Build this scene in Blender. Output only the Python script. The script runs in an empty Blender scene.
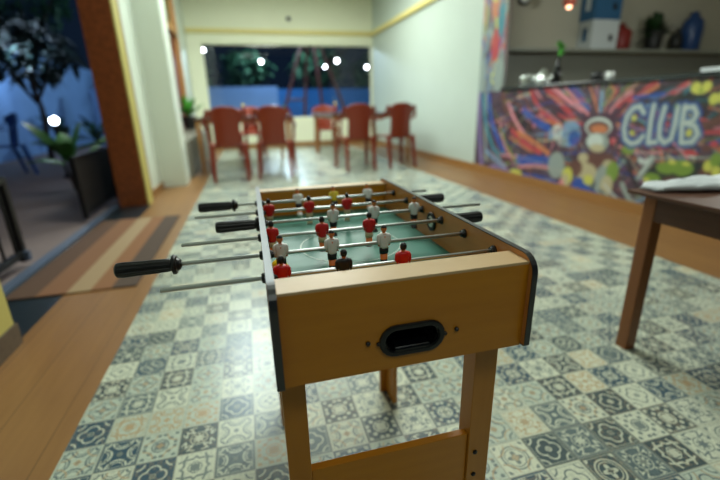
import bpy, bmesh, math, random
import numpy as np
from mathutils import Vector, Matrix, Euler
random.seed(7)
S = bpy.context.scene
COL = S.collection
PI = math.pi

def lin(r, g, b):
    f = lambda c: c/12.92 if c <= .04045 else ((c+.055)/1.055)**2.4
    return (f(r/255), f(g/255), f(b/255), 1.0)

# ---------------------------------------------------------------- camera
EYE = .89
cy, cp, cr = .253799, .320497, -.0224939
fwd = Vector((math.sin(cy)*math.cos(cp), math.cos(cy)*math.cos(cp), -math.sin(cp)))
rt = Vector((math.cos(cy), -math.sin(cy), 0)); up = rt.cross(fwd)
r2 = rt*math.cos(cr)+up*math.sin(cr); u2 = -rt*math.sin(cr)+up*math.cos(cr)
cam = bpy.data.cameras.new('camera'); camo = bpy.data.objects.new('camera', cam); COL.objects.link(camo)
M = Matrix((r2, u2, -fwd)).transposed().to_4x4(); M.translation = (0, 0, EYE)
camo.matrix_world = M
cam.sensor_width = 36; cam.lens = 36*405.1/720; cam.clip_start = .02; cam.clip_end = 200
cam.dof.use_dof = True; cam.dof.focus_distance = .66; cam.dof.aperture_fstop = 1.9; cam.dof.aperture_blades = 0
S.camera = camo

# ---------------------------------------------------------------- world, lights, exposure
W = bpy.data.worlds.new('night'); S.world = W; W.use_nodes = True
W.node_tree.nodes['Background'].inputs[0].default_value = (.004, .009, .02, 1)
W.node_tree.nodes['Background'].inputs[1].default_value = 1.0
S.view_settings.view_transform = 'Standard'; S.view_settings.look = 'None'
S.view_settings.exposure = 0.0; S.view_settings.gamma = 1.0; S.view_settings.use_curve_mapping = False

def area(name, loc, sx, sy, power, color, rot=(0, 0, 0)):
    l = bpy.data.lights.new(name, 'AREA'); l.shape = 'RECTANGLE'; l.size = sx; l.size_y = sy
    l.energy = power; l.color = color
    o = bpy.data.objects.new(name, l); o.location = loc; o.rotation_euler = rot; COL.objects.link(o); return o
def point(name, loc, power, color, r=.1):
    l = bpy.data.lights.new(name, 'POINT'); l.energy = power; l.color = color; l.shadow_soft_size = r
    o = bpy.data.objects.new(name, l); o.location = loc; COL.objects.link(o); return o
WARM = (.93, 1.0, .92)
area('ceiling_tube_lamp_a', (-.3, 6.2, 3.2), .8, 2.6, 100, (.85, 1, 1))
area('ceiling_tube_lamp_b', (1.2, 7.0, 3.2), 1.4, 1.4, 130, WARM)
area('ceiling_tube_lamp_c', (.9, 2.6, 3.2), 1.2, 1.2, 88, WARM)
area('camera_side_fill', (.6, -1.2, 3.2), 1.2, .8, 19, WARM)  # added fill behind the camera, brightens the table's front panel
point('bar_fill', (4.4, 2.6, 1.58), 40, WARM, .12)  # added unseen light behind the counter, brightens the bar wall and shelf
point('garden_wall_fill', (-3.9, 9.5, 1.9), 110, (.55, .75, 1), .2)  # added light near the blue garden wall, no fixture
point('garden_light_b', (-2.6, 3.2, 2.8), 9, (.95, .85, .9), .2)  # point light without a fixture, over the paving outside the doorway
point('garden_globe_light', (-2.45, 6.2, 1.15), 6, (.9, .97, 1), .06)
point('yard_tree_fill', (1.2, 14.2, 3.2), 480, (.6, .85, 1), .2)  # added unseen light behind the yard wall, brightens the trees
point('yard_wall_fill', (1.0, 12.3, 2.9), 170, (.55, .75, 1), .2)  # added unseen light in the yard, brightens its blue wall

# ---------------------------------------------------------------- node expression helper
class G:
    def __init__(s, name):
        s.m = bpy.data.materials.new(name); s.m.use_nodes = True; s.t = s.m.node_tree; s.n = s.t.nodes
        s.b = s.n['Principled BSDF']
    def put(s, sock, v):
        if isinstance(v, E): s.t.links.new(v.s, sock)
        elif isinstance(v, tuple): sock.default_value = v if len(v) == len(sock.default_value) else v[:3]
        else: sock.default_value = v
    def math(s, op, *a):
        n = s.n.new('ShaderNodeMath'); n.operation = op
        for i, v in enumerate(a): s.put(n.inputs[i], v)
        return E(s, n.outputs[0])
    def pos(s):
        n = s.n.new('ShaderNodeTexCoord'); return E(s, n.outputs['Object'])
    def xyz(s, v):
        n = s.n.new('ShaderNodeSeparateXYZ'); s.put(n.inputs[0], v); return [E(s, n.outputs[i]) for i in range(3)]
    def comb(s, x, y, z):
        n = s.n.new('ShaderNodeCombineXYZ')
        for i, v in enumerate((x, y, z)): s.put(n.inputs[i], v)
        return E(s, n.outputs[0])
    def noise(s, v, scale, detail=3, rough=.55, color=False):
        n = s.n.new('ShaderNodeTexNoise'); s.put(n.inputs['Vector'], v)
        n.inputs['Scale'].default_value = scale; n.inputs['Detail'].default_value = detail; n.inputs['Roughness'].default_value = rough
        return E(s, n.outputs['Color' if color else 0])
    def white(s, v):
        n = s.n.new('ShaderNodeTexWhiteNoise'); n.noise_dimensions = '3D'; s.put(n.inputs['Vector'], v); return E(s, n.outputs['Value'])
    def mix(s, f, a, b):
        n = s.n.new('ShaderNodeMix'); n.data_type = 'RGBA'
        s.put(n.inputs[0], f); s.put(n.inputs[6], a); s.put(n.inputs[7], b); return E(s, n.outputs[2])
    def bump(s, h, strength=.2, dist=.002):
        n = s.n.new('ShaderNodeBump'); n.inputs['Strength'].default_value = strength; n.inputs['Distance'].default_value = dist
        s.put(n.inputs['Height'], h); s.t.links.new(n.outputs[0], s.b.inputs['Normal'])
    def base(s, v): s.put(s.b.inputs['Base Color'], v)
class E:
    def __init__(s, g, sock): s.g = g; s.s = sock
    def __add__(s, o): return s.g.math('ADD', s, o)
    __radd__ = __add__
    def __sub__(s, o): return s.g.math('SUBTRACT', s, o)
    def __rsub__(s, o): return s.g.math('SUBTRACT', o, s)
    def __mul__(s, o): return s.g.math('MULTIPLY', s, o)
    __rmul__ = __mul__
    def __truediv__(s, o): return s.g.math('DIVIDE', s, o)
    def __lt__(s, o): return s.g.math('LESS_THAN', s, o)
    def __gt__(s, o): return s.g.math('GREATER_THAN', s, o)
    def f(s, op, *a): return s.g.math(op, s, *a)

MATS = {}
def plain(name, rgb, rough=.5, metal=0.0, var=.08, scale=12, spec=.5, coat=0.0):
    """painted / plastic / metal surface with faint tonal variation"""
    g = G(name); c = lin(*rgb)
    p = g.pos(); n = g.noise(p, scale)
    d = tuple(min(1, x*(1-var)) for x in c[:3])+(1,); l = tuple(min(1, x*(1+var)) for x in c[:3])+(1,)
    g.base(g.mix(n, d, l)); g.b.inputs['Roughness'].default_value = rough; g.b.inputs['Metallic'].default_value = metal
    g.b.inputs['Specular IOR Level'].default_value = spec; g.b.inputs['Coat Weight'].default_value = coat
    MATS[name] = g.m; return g.m
def wood(name, a, b, axis=0, scale=9, rough=.4, plank=None, spec=.5):
    """grain stretched along axis (0 x, 1 y, 2 z); plank=(axis, width) draws board joints"""
    g = G(name); p = g.pos(); c = g.xyz(p)
    st = [c[i]*(1.0 if i == axis else 9.0) for i in range(3)]
    off = 0.0
    if plank:
        pa, w = plank; idx = (c[pa]/w).f('FLOOR'); rnd = g.white(g.comb(idx, 0.0, 0.0))
        st[axis] = st[axis]+rnd*7.0
    v = g.comb(*st); n1 = g.noise(v, scale, 5, .6); n2 = g.noise(v, scale*.25, 2)
    f = (n1*.6+n2*.6-.1).f('MINIMUM', 1.0).f('MAXIMUM', 0.0)
    col = g.mix(f, lin(*a), lin(*b))
    if plank:
        fr = (c[pa]/w).f('FRACT'); joint = (fr < .02)
        col = g.mix(joint*.6, g.mix(rnd*.25, col, lin(*a)), lin(a[0]*.5, a[1]*.5, a[2]*.5))
    g.base(col); g.b.inputs['Roughness'].default_value = rough; g.b.inputs['Specular IOR Level'].default_value = spec
    g.bump(n1, .05); MATS[name] = g.m; return g.m
def emit(name, rgb, strength):
    g = G(name); c = lin(*rgb); g.base(c); g.b.inputs['Emission Color'].default_value = c
    g.b.inputs['Emission Strength'].default_value = strength; MATS[name] = g.m; return g.m
def vcol(name, rough=.45):
    g = G(name); n = g.n.new('ShaderNodeVertexColor'); n.layer_name = 'paint'
    g.t.links.new(n.outputs[0], g.b.inputs['Base Color']); g.b.inputs['Roughness'].default_value = rough
    MATS[name] = g.m; return g.m

TILE = .1022
def tile_material():
    g = G('patterned_cement_tiles'); p = g.pos(); x, y, z = g.xyz(p)
    gx = (x+.378)/TILE; gy = (y-1.062)/TILE
    ix = gx.f('FLOOR'); iy = gy.f('FLOOR')
    u = (gx.f('FRACT')-.5)*2.0; v = (gy.f('FRACT')-.5)*2.0
    # printed sheets repeat every 11 x 8 tiles
    mx = ix.f('FLOORED_MODULO', 11.0); my = iy.f('FLOORED_MODULO', 10.0)
    hsh = lambda p, q, k: ((mx*p+my*q+k).f('SINE')*4375.85).f('FRACT')
    r1 = hsh(12.9898, 78.233, 1.1); r2 = hsh(39.346, 11.135, 2.3); r3 = hsh(73.156, 52.235, 3.7); r4 = hsh(26.651, 31.317, 5.9)
    a = u.f('ABSOLUTE'); b = v.f('ABSOLUTE'); m = a.f('MAXIMUM', b); n = a.f('MINIMUM', b)
    r = (a*a+b*b).f('SQRT'); th = v.f('ARCTAN2', u)
    band = lambda q, c, w: ((q-c).f('ABSOLUTE') < w)
    inside = lambda q, c: (q < c)
    mxs = lambda *k: __import__('functools').reduce(lambda s, t: s.f('MAXIMUM', t), k)
    cd = ((1.0-a)*(1.0-a)+(1.0-b)*(1.0-b)).f('SQRT')          # distance to the tile corner
    c4 = (th*4.0).f('COSINE'); c8 = (th*8.0).f('COSINE')
    a0, b0 = a, b; a = a*1.12; b = b*1.12; cd = ((1.0-a)*(1.0-a)+(1.0-b)*(1.0-b)).f('SQRT'); r = (a*a+b*b).f('SQRT')
    # quatrefoil
    q1 = ((a-.36)*(a-.36)+b*b).f('SQRT').f('MINIMUM', (a*a+(b-.36)*(b-.36)).f('SQRT'))
    A = mxs(band(q1, .36, .05), band(r, .14, .05), band(cd, .42, .05), band(m, .93, .04))
    # medallion
    B = mxs(band(r, .78, .05), band(r, .60, .03), inside(r-(.34+c4*.14), 0.0)-inside(r-(.16+c4*.06), 0.0), inside(cd, .28))
    # eight point star
    st = (m.f('MAXIMUM', (a+b)*.7071))
    st2 = (m.f('MINIMUM', (a+b)*.7071))
    C = mxs(band(st2, .56, .06), inside(st2, .22), band(cd, .5, .06), band(st, .34, .03))
    # acanthus corners
    D = mxs(inside((cd-(.62+(g.math('ARCTAN2', 1.0-b, 1.0-a)*10.0).f('COSINE')*.16)).f('ABSOLUTE'), .11), inside(r-(.3+c8*.10), 0.0), band(r, .5, .03))
    # interlaced arcs
    ce = ((1.0-a)*(1.0-a)+b*b).f('SQRT').f('MINIMUM', (a*a+(1.0-b)*(1.0-b)).f('SQRT'))
    F = mxs(band(ce, .55, .06), band(ce, .38, .035), band(cd, .3, .07), inside(r, .16))
    # floral lattice
    H = mxs(((a*9.0).f('SINE')*(b*9.0).f('SINE') > .35), band(r, .46, .05), inside(r-(.24+c4*.1), 0.0))
    sel = r1*6.0; mask = A
    for k, q in enumerate((B, C, D, F, H)):
        t = (sel > float(k+1)); mask = mask*(1.0-t)+q*t
    # fine secondary print
    fine = (g.noise(g.comb(a*1.0+r1*9.0, b*1.0+r2*9.0, r3), 5.5, 2) > .54)
    CREAM = lin(206, 210, 186); PALE = lin(184, 194, 176); SLATE = lin(52, 70, 78); BLUE = lin(36, 70, 92); GREY = lin(86, 102, 106); TAN = lin(180, 150, 108)
    par = (ix+iy).f('FLOORED_MODULO', 2.0); dark = (r2 > (.16+.72*(par > .5)))
    lightbg = g.mix((r3 > .5), CREAM, PALE)
    darkbg = g.mix((r3 > .5), g.mix((r4 > .6), SLATE, GREY), BLUE)
    bg = g.mix(dark, lightbg, darkbg)
    fgl = g.mix((r4 > .4), GREY, g.mix((r4 > .75), g.mix(.5, GREY, BLUE), TAN))
    fg = g.mix(dark, fgl, CREAM)
    frame = (m < .86)
    col = g.mix(mask*frame*.85, bg, fg)
    col = g.mix(((m-.87).f('ABSOLUTE') < .025)*(r4 > .35)*.5, col, fg)
    acc = mxs(inside(r-(.2+c4*.05), 0.0), inside((cd-.72).f('ABSOLUTE'), .05))
    col = g.mix(acc*frame*(r3 > .4)*.7, col, g.mix(dark, TAN, SLATE))
    col = g.mix(fine*.2, col, g.mix(dark, GREY, g.mix((r4 > .5), TAN, SLATE)))
    wear = g.noise(p, 38, 4); col = g.mix(wear*.15, col, PALE)
    col = g.mix((m > .965)*.7, col, lin(150, 152, 136))
    g.base(col); g.b.inputs['Roughness'].default_value = .27; g.b.inputs['Specular IOR Level'].default_value = .6
    MATS['tiles'] = g.m
tile_material()

plain('wall_cream', (226, 228, 200), .6, var=.03, scale=3)
plain('wall_pale', (182, 194, 184), .5, var=.03, scale=3)
plain('wall_pier', (210, 218, 202), .5, var=.03, scale=3)
plain('ceiling_white', (225, 228, 215), .8, var=.02)
plain('yellow_paint', (192, 180, 100), .55, var=.05)
plain('olive_paint', (112, 104, 58), .5)
plain('yellow_cornice', (214, 200, 128), .55, var=.05)
plain('bar_wall', (176, 172, 156), .6, var=.05, scale=4)
plain('bar_wall_grey', (138, 142, 132), .5, var=.06, scale=4)
plain('black_granite', (30, 36, 40), .15, var=.3, scale=60)
plain('slate_threshold', (32, 40, 44), .3, var=.25, scale=30)
plain('paving', (128, 112, 108), .7, var=.12, scale=5)
plain('blue_wall', (112, 150, 200), .7, var=.12, scale=2)
plain('blue_wall_deep', (26, 104, 176), .7, var=.1, scale=2)
plain('dark_metal', (24, 24, 26), .45, metal=.3)
plain('rail_metal', (84, 96, 116), .5, metal=.2)
plain('dark_panel', (26, 25, 26), .5)
plain('black_plastic', (13, 14, 15), .38, var=.05)
plain('black_gloss', (9, 10, 12), .14, var=.05)
plain('edge_black', (22, 25, 28), .36, var=.1, spec=1.0)
plain('chrome', (196, 200, 198), .36, metal=1.0, var=.03)
plain('green_field', (46, 116, 100), .4, var=.06, scale=30)
plain('white_line', (200, 215, 205), .5, var=.02)
plain('shirt_red', (200, 18, 20), .4, var=.05)
plain('shirt_white', (222, 224, 220), .4, var=.04)
plain('shirt_black', (30, 28, 30), .4)
plain('shirt_yellow', (224, 196, 16), .4)
plain('skin', (216, 124, 58), .45, var=.03)
plain('skin_orange', (226, 120, 40), .45, var=.03)
plain('hair_black', (14, 12, 14), .4)
plain('shorts_black', (20, 20, 24), .4)
plain('shorts_cream', (196, 176, 140), .45)
plain('shorts_red', (110, 16, 22), .45)
plain('ball_yellow', (232, 206, 16), .35)
plain('chair_red', (126, 46, 24), .32, var=.06, scale=5)
plain('table_dark', (52, 36, 28), .3, var=.15)
plain('steel', (190, 196, 192), .25, metal=.9)
plain('white_plastic', (222, 226, 222), .3, var=.02)
plain('carton_white', (196, 204, 206), .6, var=.04)
plain('carton_blue', (40, 92, 132), .6, var=.1)
plain('bag_red', (120, 26, 20), .5, var=.2)
plain('bag_green', (26, 58, 22), .6, var=.35, scale=14)
plain('bag_black', (12, 14, 12), .5)
plain('bag_blue', (26, 60, 110), .35, var=.25)
plain('leaf', (84, 156, 62), .45, var=.3, scale=9)
plain('leaf_bright', (90, 180, 70), .45, var=.2)
plain('leaf_dark', (38, 76, 54), .6, var=.4, scale=3)
plain('leaf_night', (22, 46, 40), .7, var=.4, scale=3)  # darker copy of leaf_dark, night shade put into the colour
plain('bark', (60, 44, 34), .8)
plain('rust_steel', (96, 56, 52), .6, var=.15)
plain('chair_blue', (28, 74, 150), .35)
plain('paper_white', (205, 212, 214), .6, var=.05)
plain('granite_brown', (116, 62, 30), .3, var=.75, scale=28)
plain('planter_stone', (122, 118, 104), .6, var=.1)
plain('stone_skirting', (92, 78, 62), .5, var=.5, scale=50)
plain('rug_brown', (86, 60, 42), .9, var=.1, scale=80)
plain('rug_mid', (124, 84, 54), .9, var=.1, scale=80)
plain('rug_tan', (154, 130, 96), .9, var=.1, scale=80)
plain('rug_orange', (132, 90, 56), .9, var=.1, scale=80)
plain('rug_dark', (78, 62, 50), .9, var=.1, scale=80)
plain('copper_glass', (220, 110, 90), .2, var=.1)
wood('floor_planks', (118, 80, 40), (152, 110, 60), 1, 5, .45, (0, .16))
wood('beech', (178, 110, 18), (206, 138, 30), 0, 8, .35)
wood('beech_y', (186, 116, 58), (208, 138, 72), 1, 8, .35)
wood('beech_z', (172, 108, 26), (198, 134, 42), 2, 8, .38)
wood('beech_lit_top', (192, 160, 116), (206, 174, 130), 0, 10, .35)  # lighter copy of the beech, overhead light on the tops put into the colour
wood('skirting_wood', (134, 92, 46), (158, 114, 62), 1, 5, .35)
wood('dark_wood', (62, 34, 20), (92, 54, 30), 1, 6, .55)
wood('leg_wood', (116, 66, 30), (146, 90, 44), 2, 6, .35)
wood('tan_wood', (150, 104, 56), (176, 128, 74), 2, 6, .4)
wood('door_wood', (96, 42, 24), (120, 54, 32), 2, 4, .4)
vcol('mural_paint', .42)
emit('lamp_white', (235, 242, 255), 30)
emit('garden_globe', (225, 240, 255), 22)
emit('lamp_warm', (255, 190, 150), 5)

# ---------------------------------------------------------------- mesh helpers
def link(name, bm, mats, parent=None, smooth=False, bevel=None, loc=None):
    me = bpy.data.meshes.new(name); bmesh.ops.recalc_face_normals(bm, faces=bm.faces); bm.to_mesh(me); bm.free()
    for m in ([mats] if isinstance(mats, str) else mats): me.materials.append(MATS[m])
    o = bpy.data.objects.new(name, me); COL.objects.link(o)
    if parent: o.parent = parent
    if loc: o.location = loc
    if smooth:
        for p in me.polygons: p.use_smooth = True
    if bevel:
        b = o.modifiers.new('bevel', 'BEVEL'); b.width = bevel; b.segments = 2; b.limit_method = 'ANGLE'; b.angle_limit = .6
    return o
def thing(name, label, cat, loc=(0, 0, 0), rz=0.0, group=None):
    o = bpy.data.objects.new(name, None); COL.objects.link(o); o.location = loc; o.rotation_euler = (0, 0, rz); o.empty_display_size = .05
    return tag(o, label, cat, group)
def tag(o, label, cat, group=None):
    o['label'] = label; o['category'] = cat
    if group: o['group'] = group
    return o
def struct(o): o['kind'] = 'structure'; return o
def dup(root, loc, rz, label):
    r = root.copy(); COL.objects.link(r); r.location = loc; r.rotation_euler = (0, 0, rz); r['label'] = label
    for ch in list(root.children):
        c = ch.copy(); COL.objects.link(c); c.parent = r
        for gch in list(ch.children):
            d = gch.copy(); COL.objects.link(d); d.parent = c
    return r
def bx(bm, x0, x1, y0, y1, z0, z1, mi=0):
    vs = [bm.verts.new(p) for p in ((x0, y0, z0), (x1, y0, z0), (x1, y1, z0), (x0, y1, z0), (x0, y0, z1), (x1, y0, z1), (x1, y1, z1), (x0, y1, z1))]
    for q in ((3, 2, 1, 0), (4, 5, 6, 7), (0, 1, 5, 4), (1, 2, 6, 5), (2, 3, 7, 6), (3, 0, 4, 7)):
        f = bm.faces.new([vs[i] for i in q]); f.material_index = mi
    return vs
def B(*a):
    bm = bmesh.new(); bx(bm, *a); return bm
def taper_leg(p0, p1, s0, s1):
    """square bar from p0 (half size s0) to p1 (half size s1)"""
    bm = bmesh.new(); rings = []
    for p, s in ((p0, s0), (p1, s1)):
        rings.append([bm.verts.new((p[0]+dx*s[0], p[1]+dy*s[1], p[2])) for dx, dy in ((-1, -1), (1, -1), (1, 1), (-1, 1))])
    for i in range(4): bm.faces.new((rings[0][i], rings[0][(i+1) % 4], rings[1][(i+1) % 4], rings[1][i]))
    bm.faces.new(rings[0][::-1]); bm.faces.new(rings[1]); return bm
def lathe(bm, prof, axis='z', origin=(0, 0, 0), n=24, mi=0, flute=0, famp=0.0, fr=(0, 0)):
    """prof: (t along the axis, radius)"""
    O = Vector(origin); rings = []
    for t, r in prof:
        ring = []
        for k in range(n):
            a = 2*PI*k/n; rr = r*(1-famp*(1 if math.cos(a*flute) > .2 else 0)) if flute and fr[0] <= t <= fr[1] else r
            c, s = rr*math.cos(a), rr*math.sin(a)
            v = {'z': (c, s, t), 'x': (t, c, s), 'y': (c, t, s)}[axis]
            ring.append(bm.verts.new(O+Vector(v)))
        rings.append(ring)
    fs = []
    for a, b in zip(rings, rings[1:]):
        for k in range(n): fs.append(bm.faces.new((a[k], a[(k+1) % n], b[(k+1) % n], b[k])))
    for ring in (rings[0], rings[-1]):
        fs.append(bm.faces.new(ring))
    for f in fs: f.material_index = mi
    return bm
def tube(bm, pts, r, n=8, mi=0):
    pts = [Vector(p) for p in pts]; rings = []
    for i, p in enumerate(pts):
        d = (pts[min(i+1, len(pts)-1)]-pts[max(i-1, 0)]).normalized()
        a = d.cross(Vector((0, 0, 1)) if abs(d.z) < .9 else Vector((1, 0, 0))).normalized(); b = d.cross(a)
        rr = r[i] if isinstance(r, (list, tuple)) else r
        rings.append([bm.verts.new(p+a*rr*math.cos(2*PI*k/n)+b*rr*math.sin(2*PI*k/n)) for k in range(n)])
    for a, b in zip(rings, rings[1:]):
        for k in range(n):
            f = bm.faces.new((a[k], a[(k+1) % n], b[(k+1) % n], b[k])); f.material_index = mi
    for ring in (rings[0], rings[-1]):
        f = bm.faces.new(ring); f.material_index = mi
    return bm
def prism(bm, poly, x0, x1, axis='x', mi=0):
    """extrude a polygon (a, b) along an axis: x -> (y, z), y -> (x, z), z -> (x, y)"""
    mk = {'x': lambda a, b, t: (t, a, b), 'y': lambda a, b, t: (a, t, b), 'z': lambda a, b, t: (a, b, t)}[axis]
    A = [bm.verts.new(mk(a, b, x0)) for a, b in poly]; Bv = [bm.verts.new(mk(a, b, x1)) for a, b in poly]
    n = len(poly); fs = [bm.faces.new(A), bm.faces.new(Bv[::-1])]
    for k in range(n): fs.append(bm.faces.new((A[k], A[(k+1) % n], Bv[(k+1) % n], Bv[k])))
    for f in fs: f.material_index = mi
    return bm
def strip_loop(bm, outer, inner, x0, x1, mi=0, axis='x'):
    mk = {'x': lambda a, b, t: (t, a, b), 'y': lambda a, b, t: (a, t, b)}[axis]
    n = len(outer)
    L = [[bm.verts.new(mk(*q, t)) for q in poly] for poly in (outer, inner) for t in (x0, x1)]
    o0, o1, i0, i1 = L
    for k in range(n):
        j = (k+1) % n
        for q in ((o0[k], o0[j], o1[j], o1[k]), (i0[k], i1[k], i1[j], i0[j]), (o0[k], i0[k], i0[j], o0[j]), (o1[k], o1[j], i1[j], i1[k])):
            bm.faces.new(q).material_index = mi
    return bm
def sphere(bm, c, r, mi=0, u=16, v=10, sc=(1, 1, 1), rot=None):
    ret = bmesh.ops.create_uvsphere(bm, u_segments=u, v_segments=v, radius=r)
    m = Matrix.Translation(c) @ (rot.to_matrix().to_4x4() if rot else Matrix()) @ Matrix.Diagonal((*sc, 1))
    bmesh.ops.transform(bm, matrix=m, verts=ret['verts'])
    for f in {f for vv in ret['verts'] for f in vv.link_faces}: f.material_index = mi
    return ret['verts']
def rounded(a0, a1, b0, b1, rad, n=6):
    """rounded rectangle; rad = radii of corners (a0b0, a1b0, a1b1, a0b1)"""
    out = []
    for (ca, cb, s, r) in ((a0, b0, PI, rad[0]), (a1, b0, 1.5*PI, rad[1]), (a1, b1, 0, rad[2]), (a0, b1, .5*PI, rad[3])):
        x = ca+(r if ca == a0 else -r); y = cb+(r if cb == b0 else -r)
        m = n if r > 1e-6 else 0
        for k in range(m+1):
            t = s+(PI/2)*(k/m if m else 0); out.append((x+r*math.cos(t), y+r*math.sin(t)))
    return out

# ================================================================ THE SETTING
XL, XR, YB, ZC = -1.07, 3.0, 10.0, 3.3
bm = bmesh.new()
bx(bm, -.582, 2.27, -2, 9.92, -.1, 0, 0); bx(bm, XL, -.582, 4.33, 9.92, -.1, 0, 1); bx(bm, -1.0, -.582, -2, 4.33, -.1, 0, 1); bx(bm, 2.27, XR, -2, 9.92, -.1, 0, 1)
bx(bm, XL, XR, 9.92, YB, -.1, 0, 1); bx(bm, XR, 7.6, -2, YB, -.1, 0, 1); bx(bm, -1.3, -1.0, 1.75, 4.33, -.1, 0, 2)
struct(link('floor', bm, ['tiles', 'floor_planks', 'slate_threshold']))
MATS['patterned_floor'] = MATS['tiles']
struct(link('ceiling', B(-1.3, 7.6, -2, YB+.2, ZC, ZC+.1), 'ceiling_white'))
# back wall with the wide window opening
bm = bmesh.new()
bx(bm, -1.3, -.80, YB, YB+.08, 0, ZC); bx(bm, -.80, 2.985, YB, YB+.08, 0, .64); bx(bm, -.80, 2.985, YB, YB+.08, 2.22, ZC); bx(bm, 2.985, 3.2, YB, YB+.08, 0, ZC)
struct(link('wall_back', bm, 'wall_cream'))
bm = bmesh.new(); bx(bm, -.80, -.775, YB+.05, YB+.09, .64, 2.22); bx(bm, 2.96, 2.985, YB+.05, YB+.09, .64, 2.22); bx(bm, -.775, 2.96, YB+.05, YB+.09, 2.195, 2.22); bx(bm, -.775, 2.96, YB+.05, YB+.09, .64, .665)
win = struct(link('window_1', bm, 'wall_cream'))
g = G('window_glass'); t = g.n.new('ShaderNodeBsdfTransparent'); gl = g.n.new('ShaderNodeBsdfGlossy'); gl.inputs['Roughness'].default_value = .02
mx = g.n.new('ShaderNodeMixShader'); mx.inputs[0].default_value = .018
g.t.links.new(t.outputs[0], mx.inputs[1]); g.t.links.new(gl.outputs[0], mx.inputs[2]); g.t.links.new(mx.outputs[0], g.n['Material Output'].inputs[0]); MATS['glass'] = g.m
pane = link('pane', B(-.775, 2.96, YB+.067, YB+.073, .665, 2.195), 'glass', win)
struct(link('trim_1', B(XL, XR, YB-.06, YB-.001, 2.41, 2.50), 'yellow_cornice', bevel=.01))
struct(link('trim_2', B(XR-.06, XR-.001, 5.15, YB-.06, 2.40, 2.49), 'yellow_cornice', bevel=.01))
struct(link('baseboard_back', B(XL, XR-.02, YB-.02, YB-.001, 0.001, .10), 'skirting_wood'))
# right wall and pillar
struct(link('wall_right', B(XR, XR+.16, 5.12, YB, 0, ZC), 'wall_pale'))
struct(link('baseboard_right', B(XR-.02, XR-.001, 1.0, YB-.02, 0.001, .09), 'skirting_wood'))
# left wall: beyond the doorway, above it, and near the camera
bm = bmesh.new()
bx(bm, -1.3, XL, 4.62, 7.2, 0, ZC); bx(bm, -1.3, XL, 7.2, 8.6, 2.95, ZC); bx(bm, -1.3, XL, 8.6, YB, 0, ZC); bx(bm, -1.3, XL, 1.75, 4.62, 2.5, ZC)
struct(link('wall_left', bm, 'wall_pier'))
struct(link('pillar_left', B(XL, -.80, 5.32, 5.72, 0, ZC), 'wall_pier'))
struct(link('trim_3', B(-1.285, XL+.035, 4.33, 4.62, 0, 2.5), ['granite_brown']))
bm = bmesh.new(); bx(bm, -1.035, -1.02, 4.335, 4.50, 0, 2.5)
struct(link('trim_4', bm, 'yellow_paint'))
struct(link('wall_front_left', B(-1.3, -.99, -2, 1.74, .09, ZC), 'wall_pale'))
struct(link('trim_8', B(-1.3, -.985, 1.42, 1.745, .091, 2.5), 'yellow_paint'))
struct(link('baseboard_left', B(-1.3, -.978, -2, 1.755, 0, .09), 'stone_skirting'))
struct(link('baseboard_left_far', B(XL, XL+.015, 4.66, 5.32, 0, .07), 'skirting_wood'))
# low stone ledge past the pier and door
d = struct(link('door_1', B(-1.2, -1.12, 7.26, 8.54, .5, 2.12), 'door_wood'))
link('door_frame', (lambda b: (bx(b, -1.22, -1.05, 7.2, 7.27, .5, 2.95), bx(b, -1.22, -1.05, 8.53, 8.6, .5, 2.95), bx(b, -1.22, -1.05, 7.27, 8.53, 2.12, 2.20), b)[3])(bmesh.new()), 'tan_wood', d)
link('transom_panel', B(-1.19, -1.13, 7.27, 8.53, 2.20, 2.95), 'olive_paint', d)
struct(link('trim_5', B(XL, -.78, 5.9, 9.4, 0, .5), 'planter_stone', bevel=.01))
link('wall_sensor', B(1.04, 1.13, YB-.05, YB-.001, 2.68, 2.76), 'dark_metal', bevel=.012)
tag(bpy.data.objects['wall_sensor'], 'small dark square fixture high on the back wall above the yellow cornice', 'wall fixture')
# ---- bar room
struct(link('wall_bar', (lambda b: (bx(b, 3.16, 7.6, 5.2, 5.35, 1.5, ZC, 0), bx(b, 3.16, 7.6, 5.2, 5.35, 0, 1.5, 1), bx(b, 7.6, 7.7, -2, 5.35, 0, ZC, 0), b)[3])(bmesh.new()), ['bar_wall', 'bar_wall_grey']))

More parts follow.
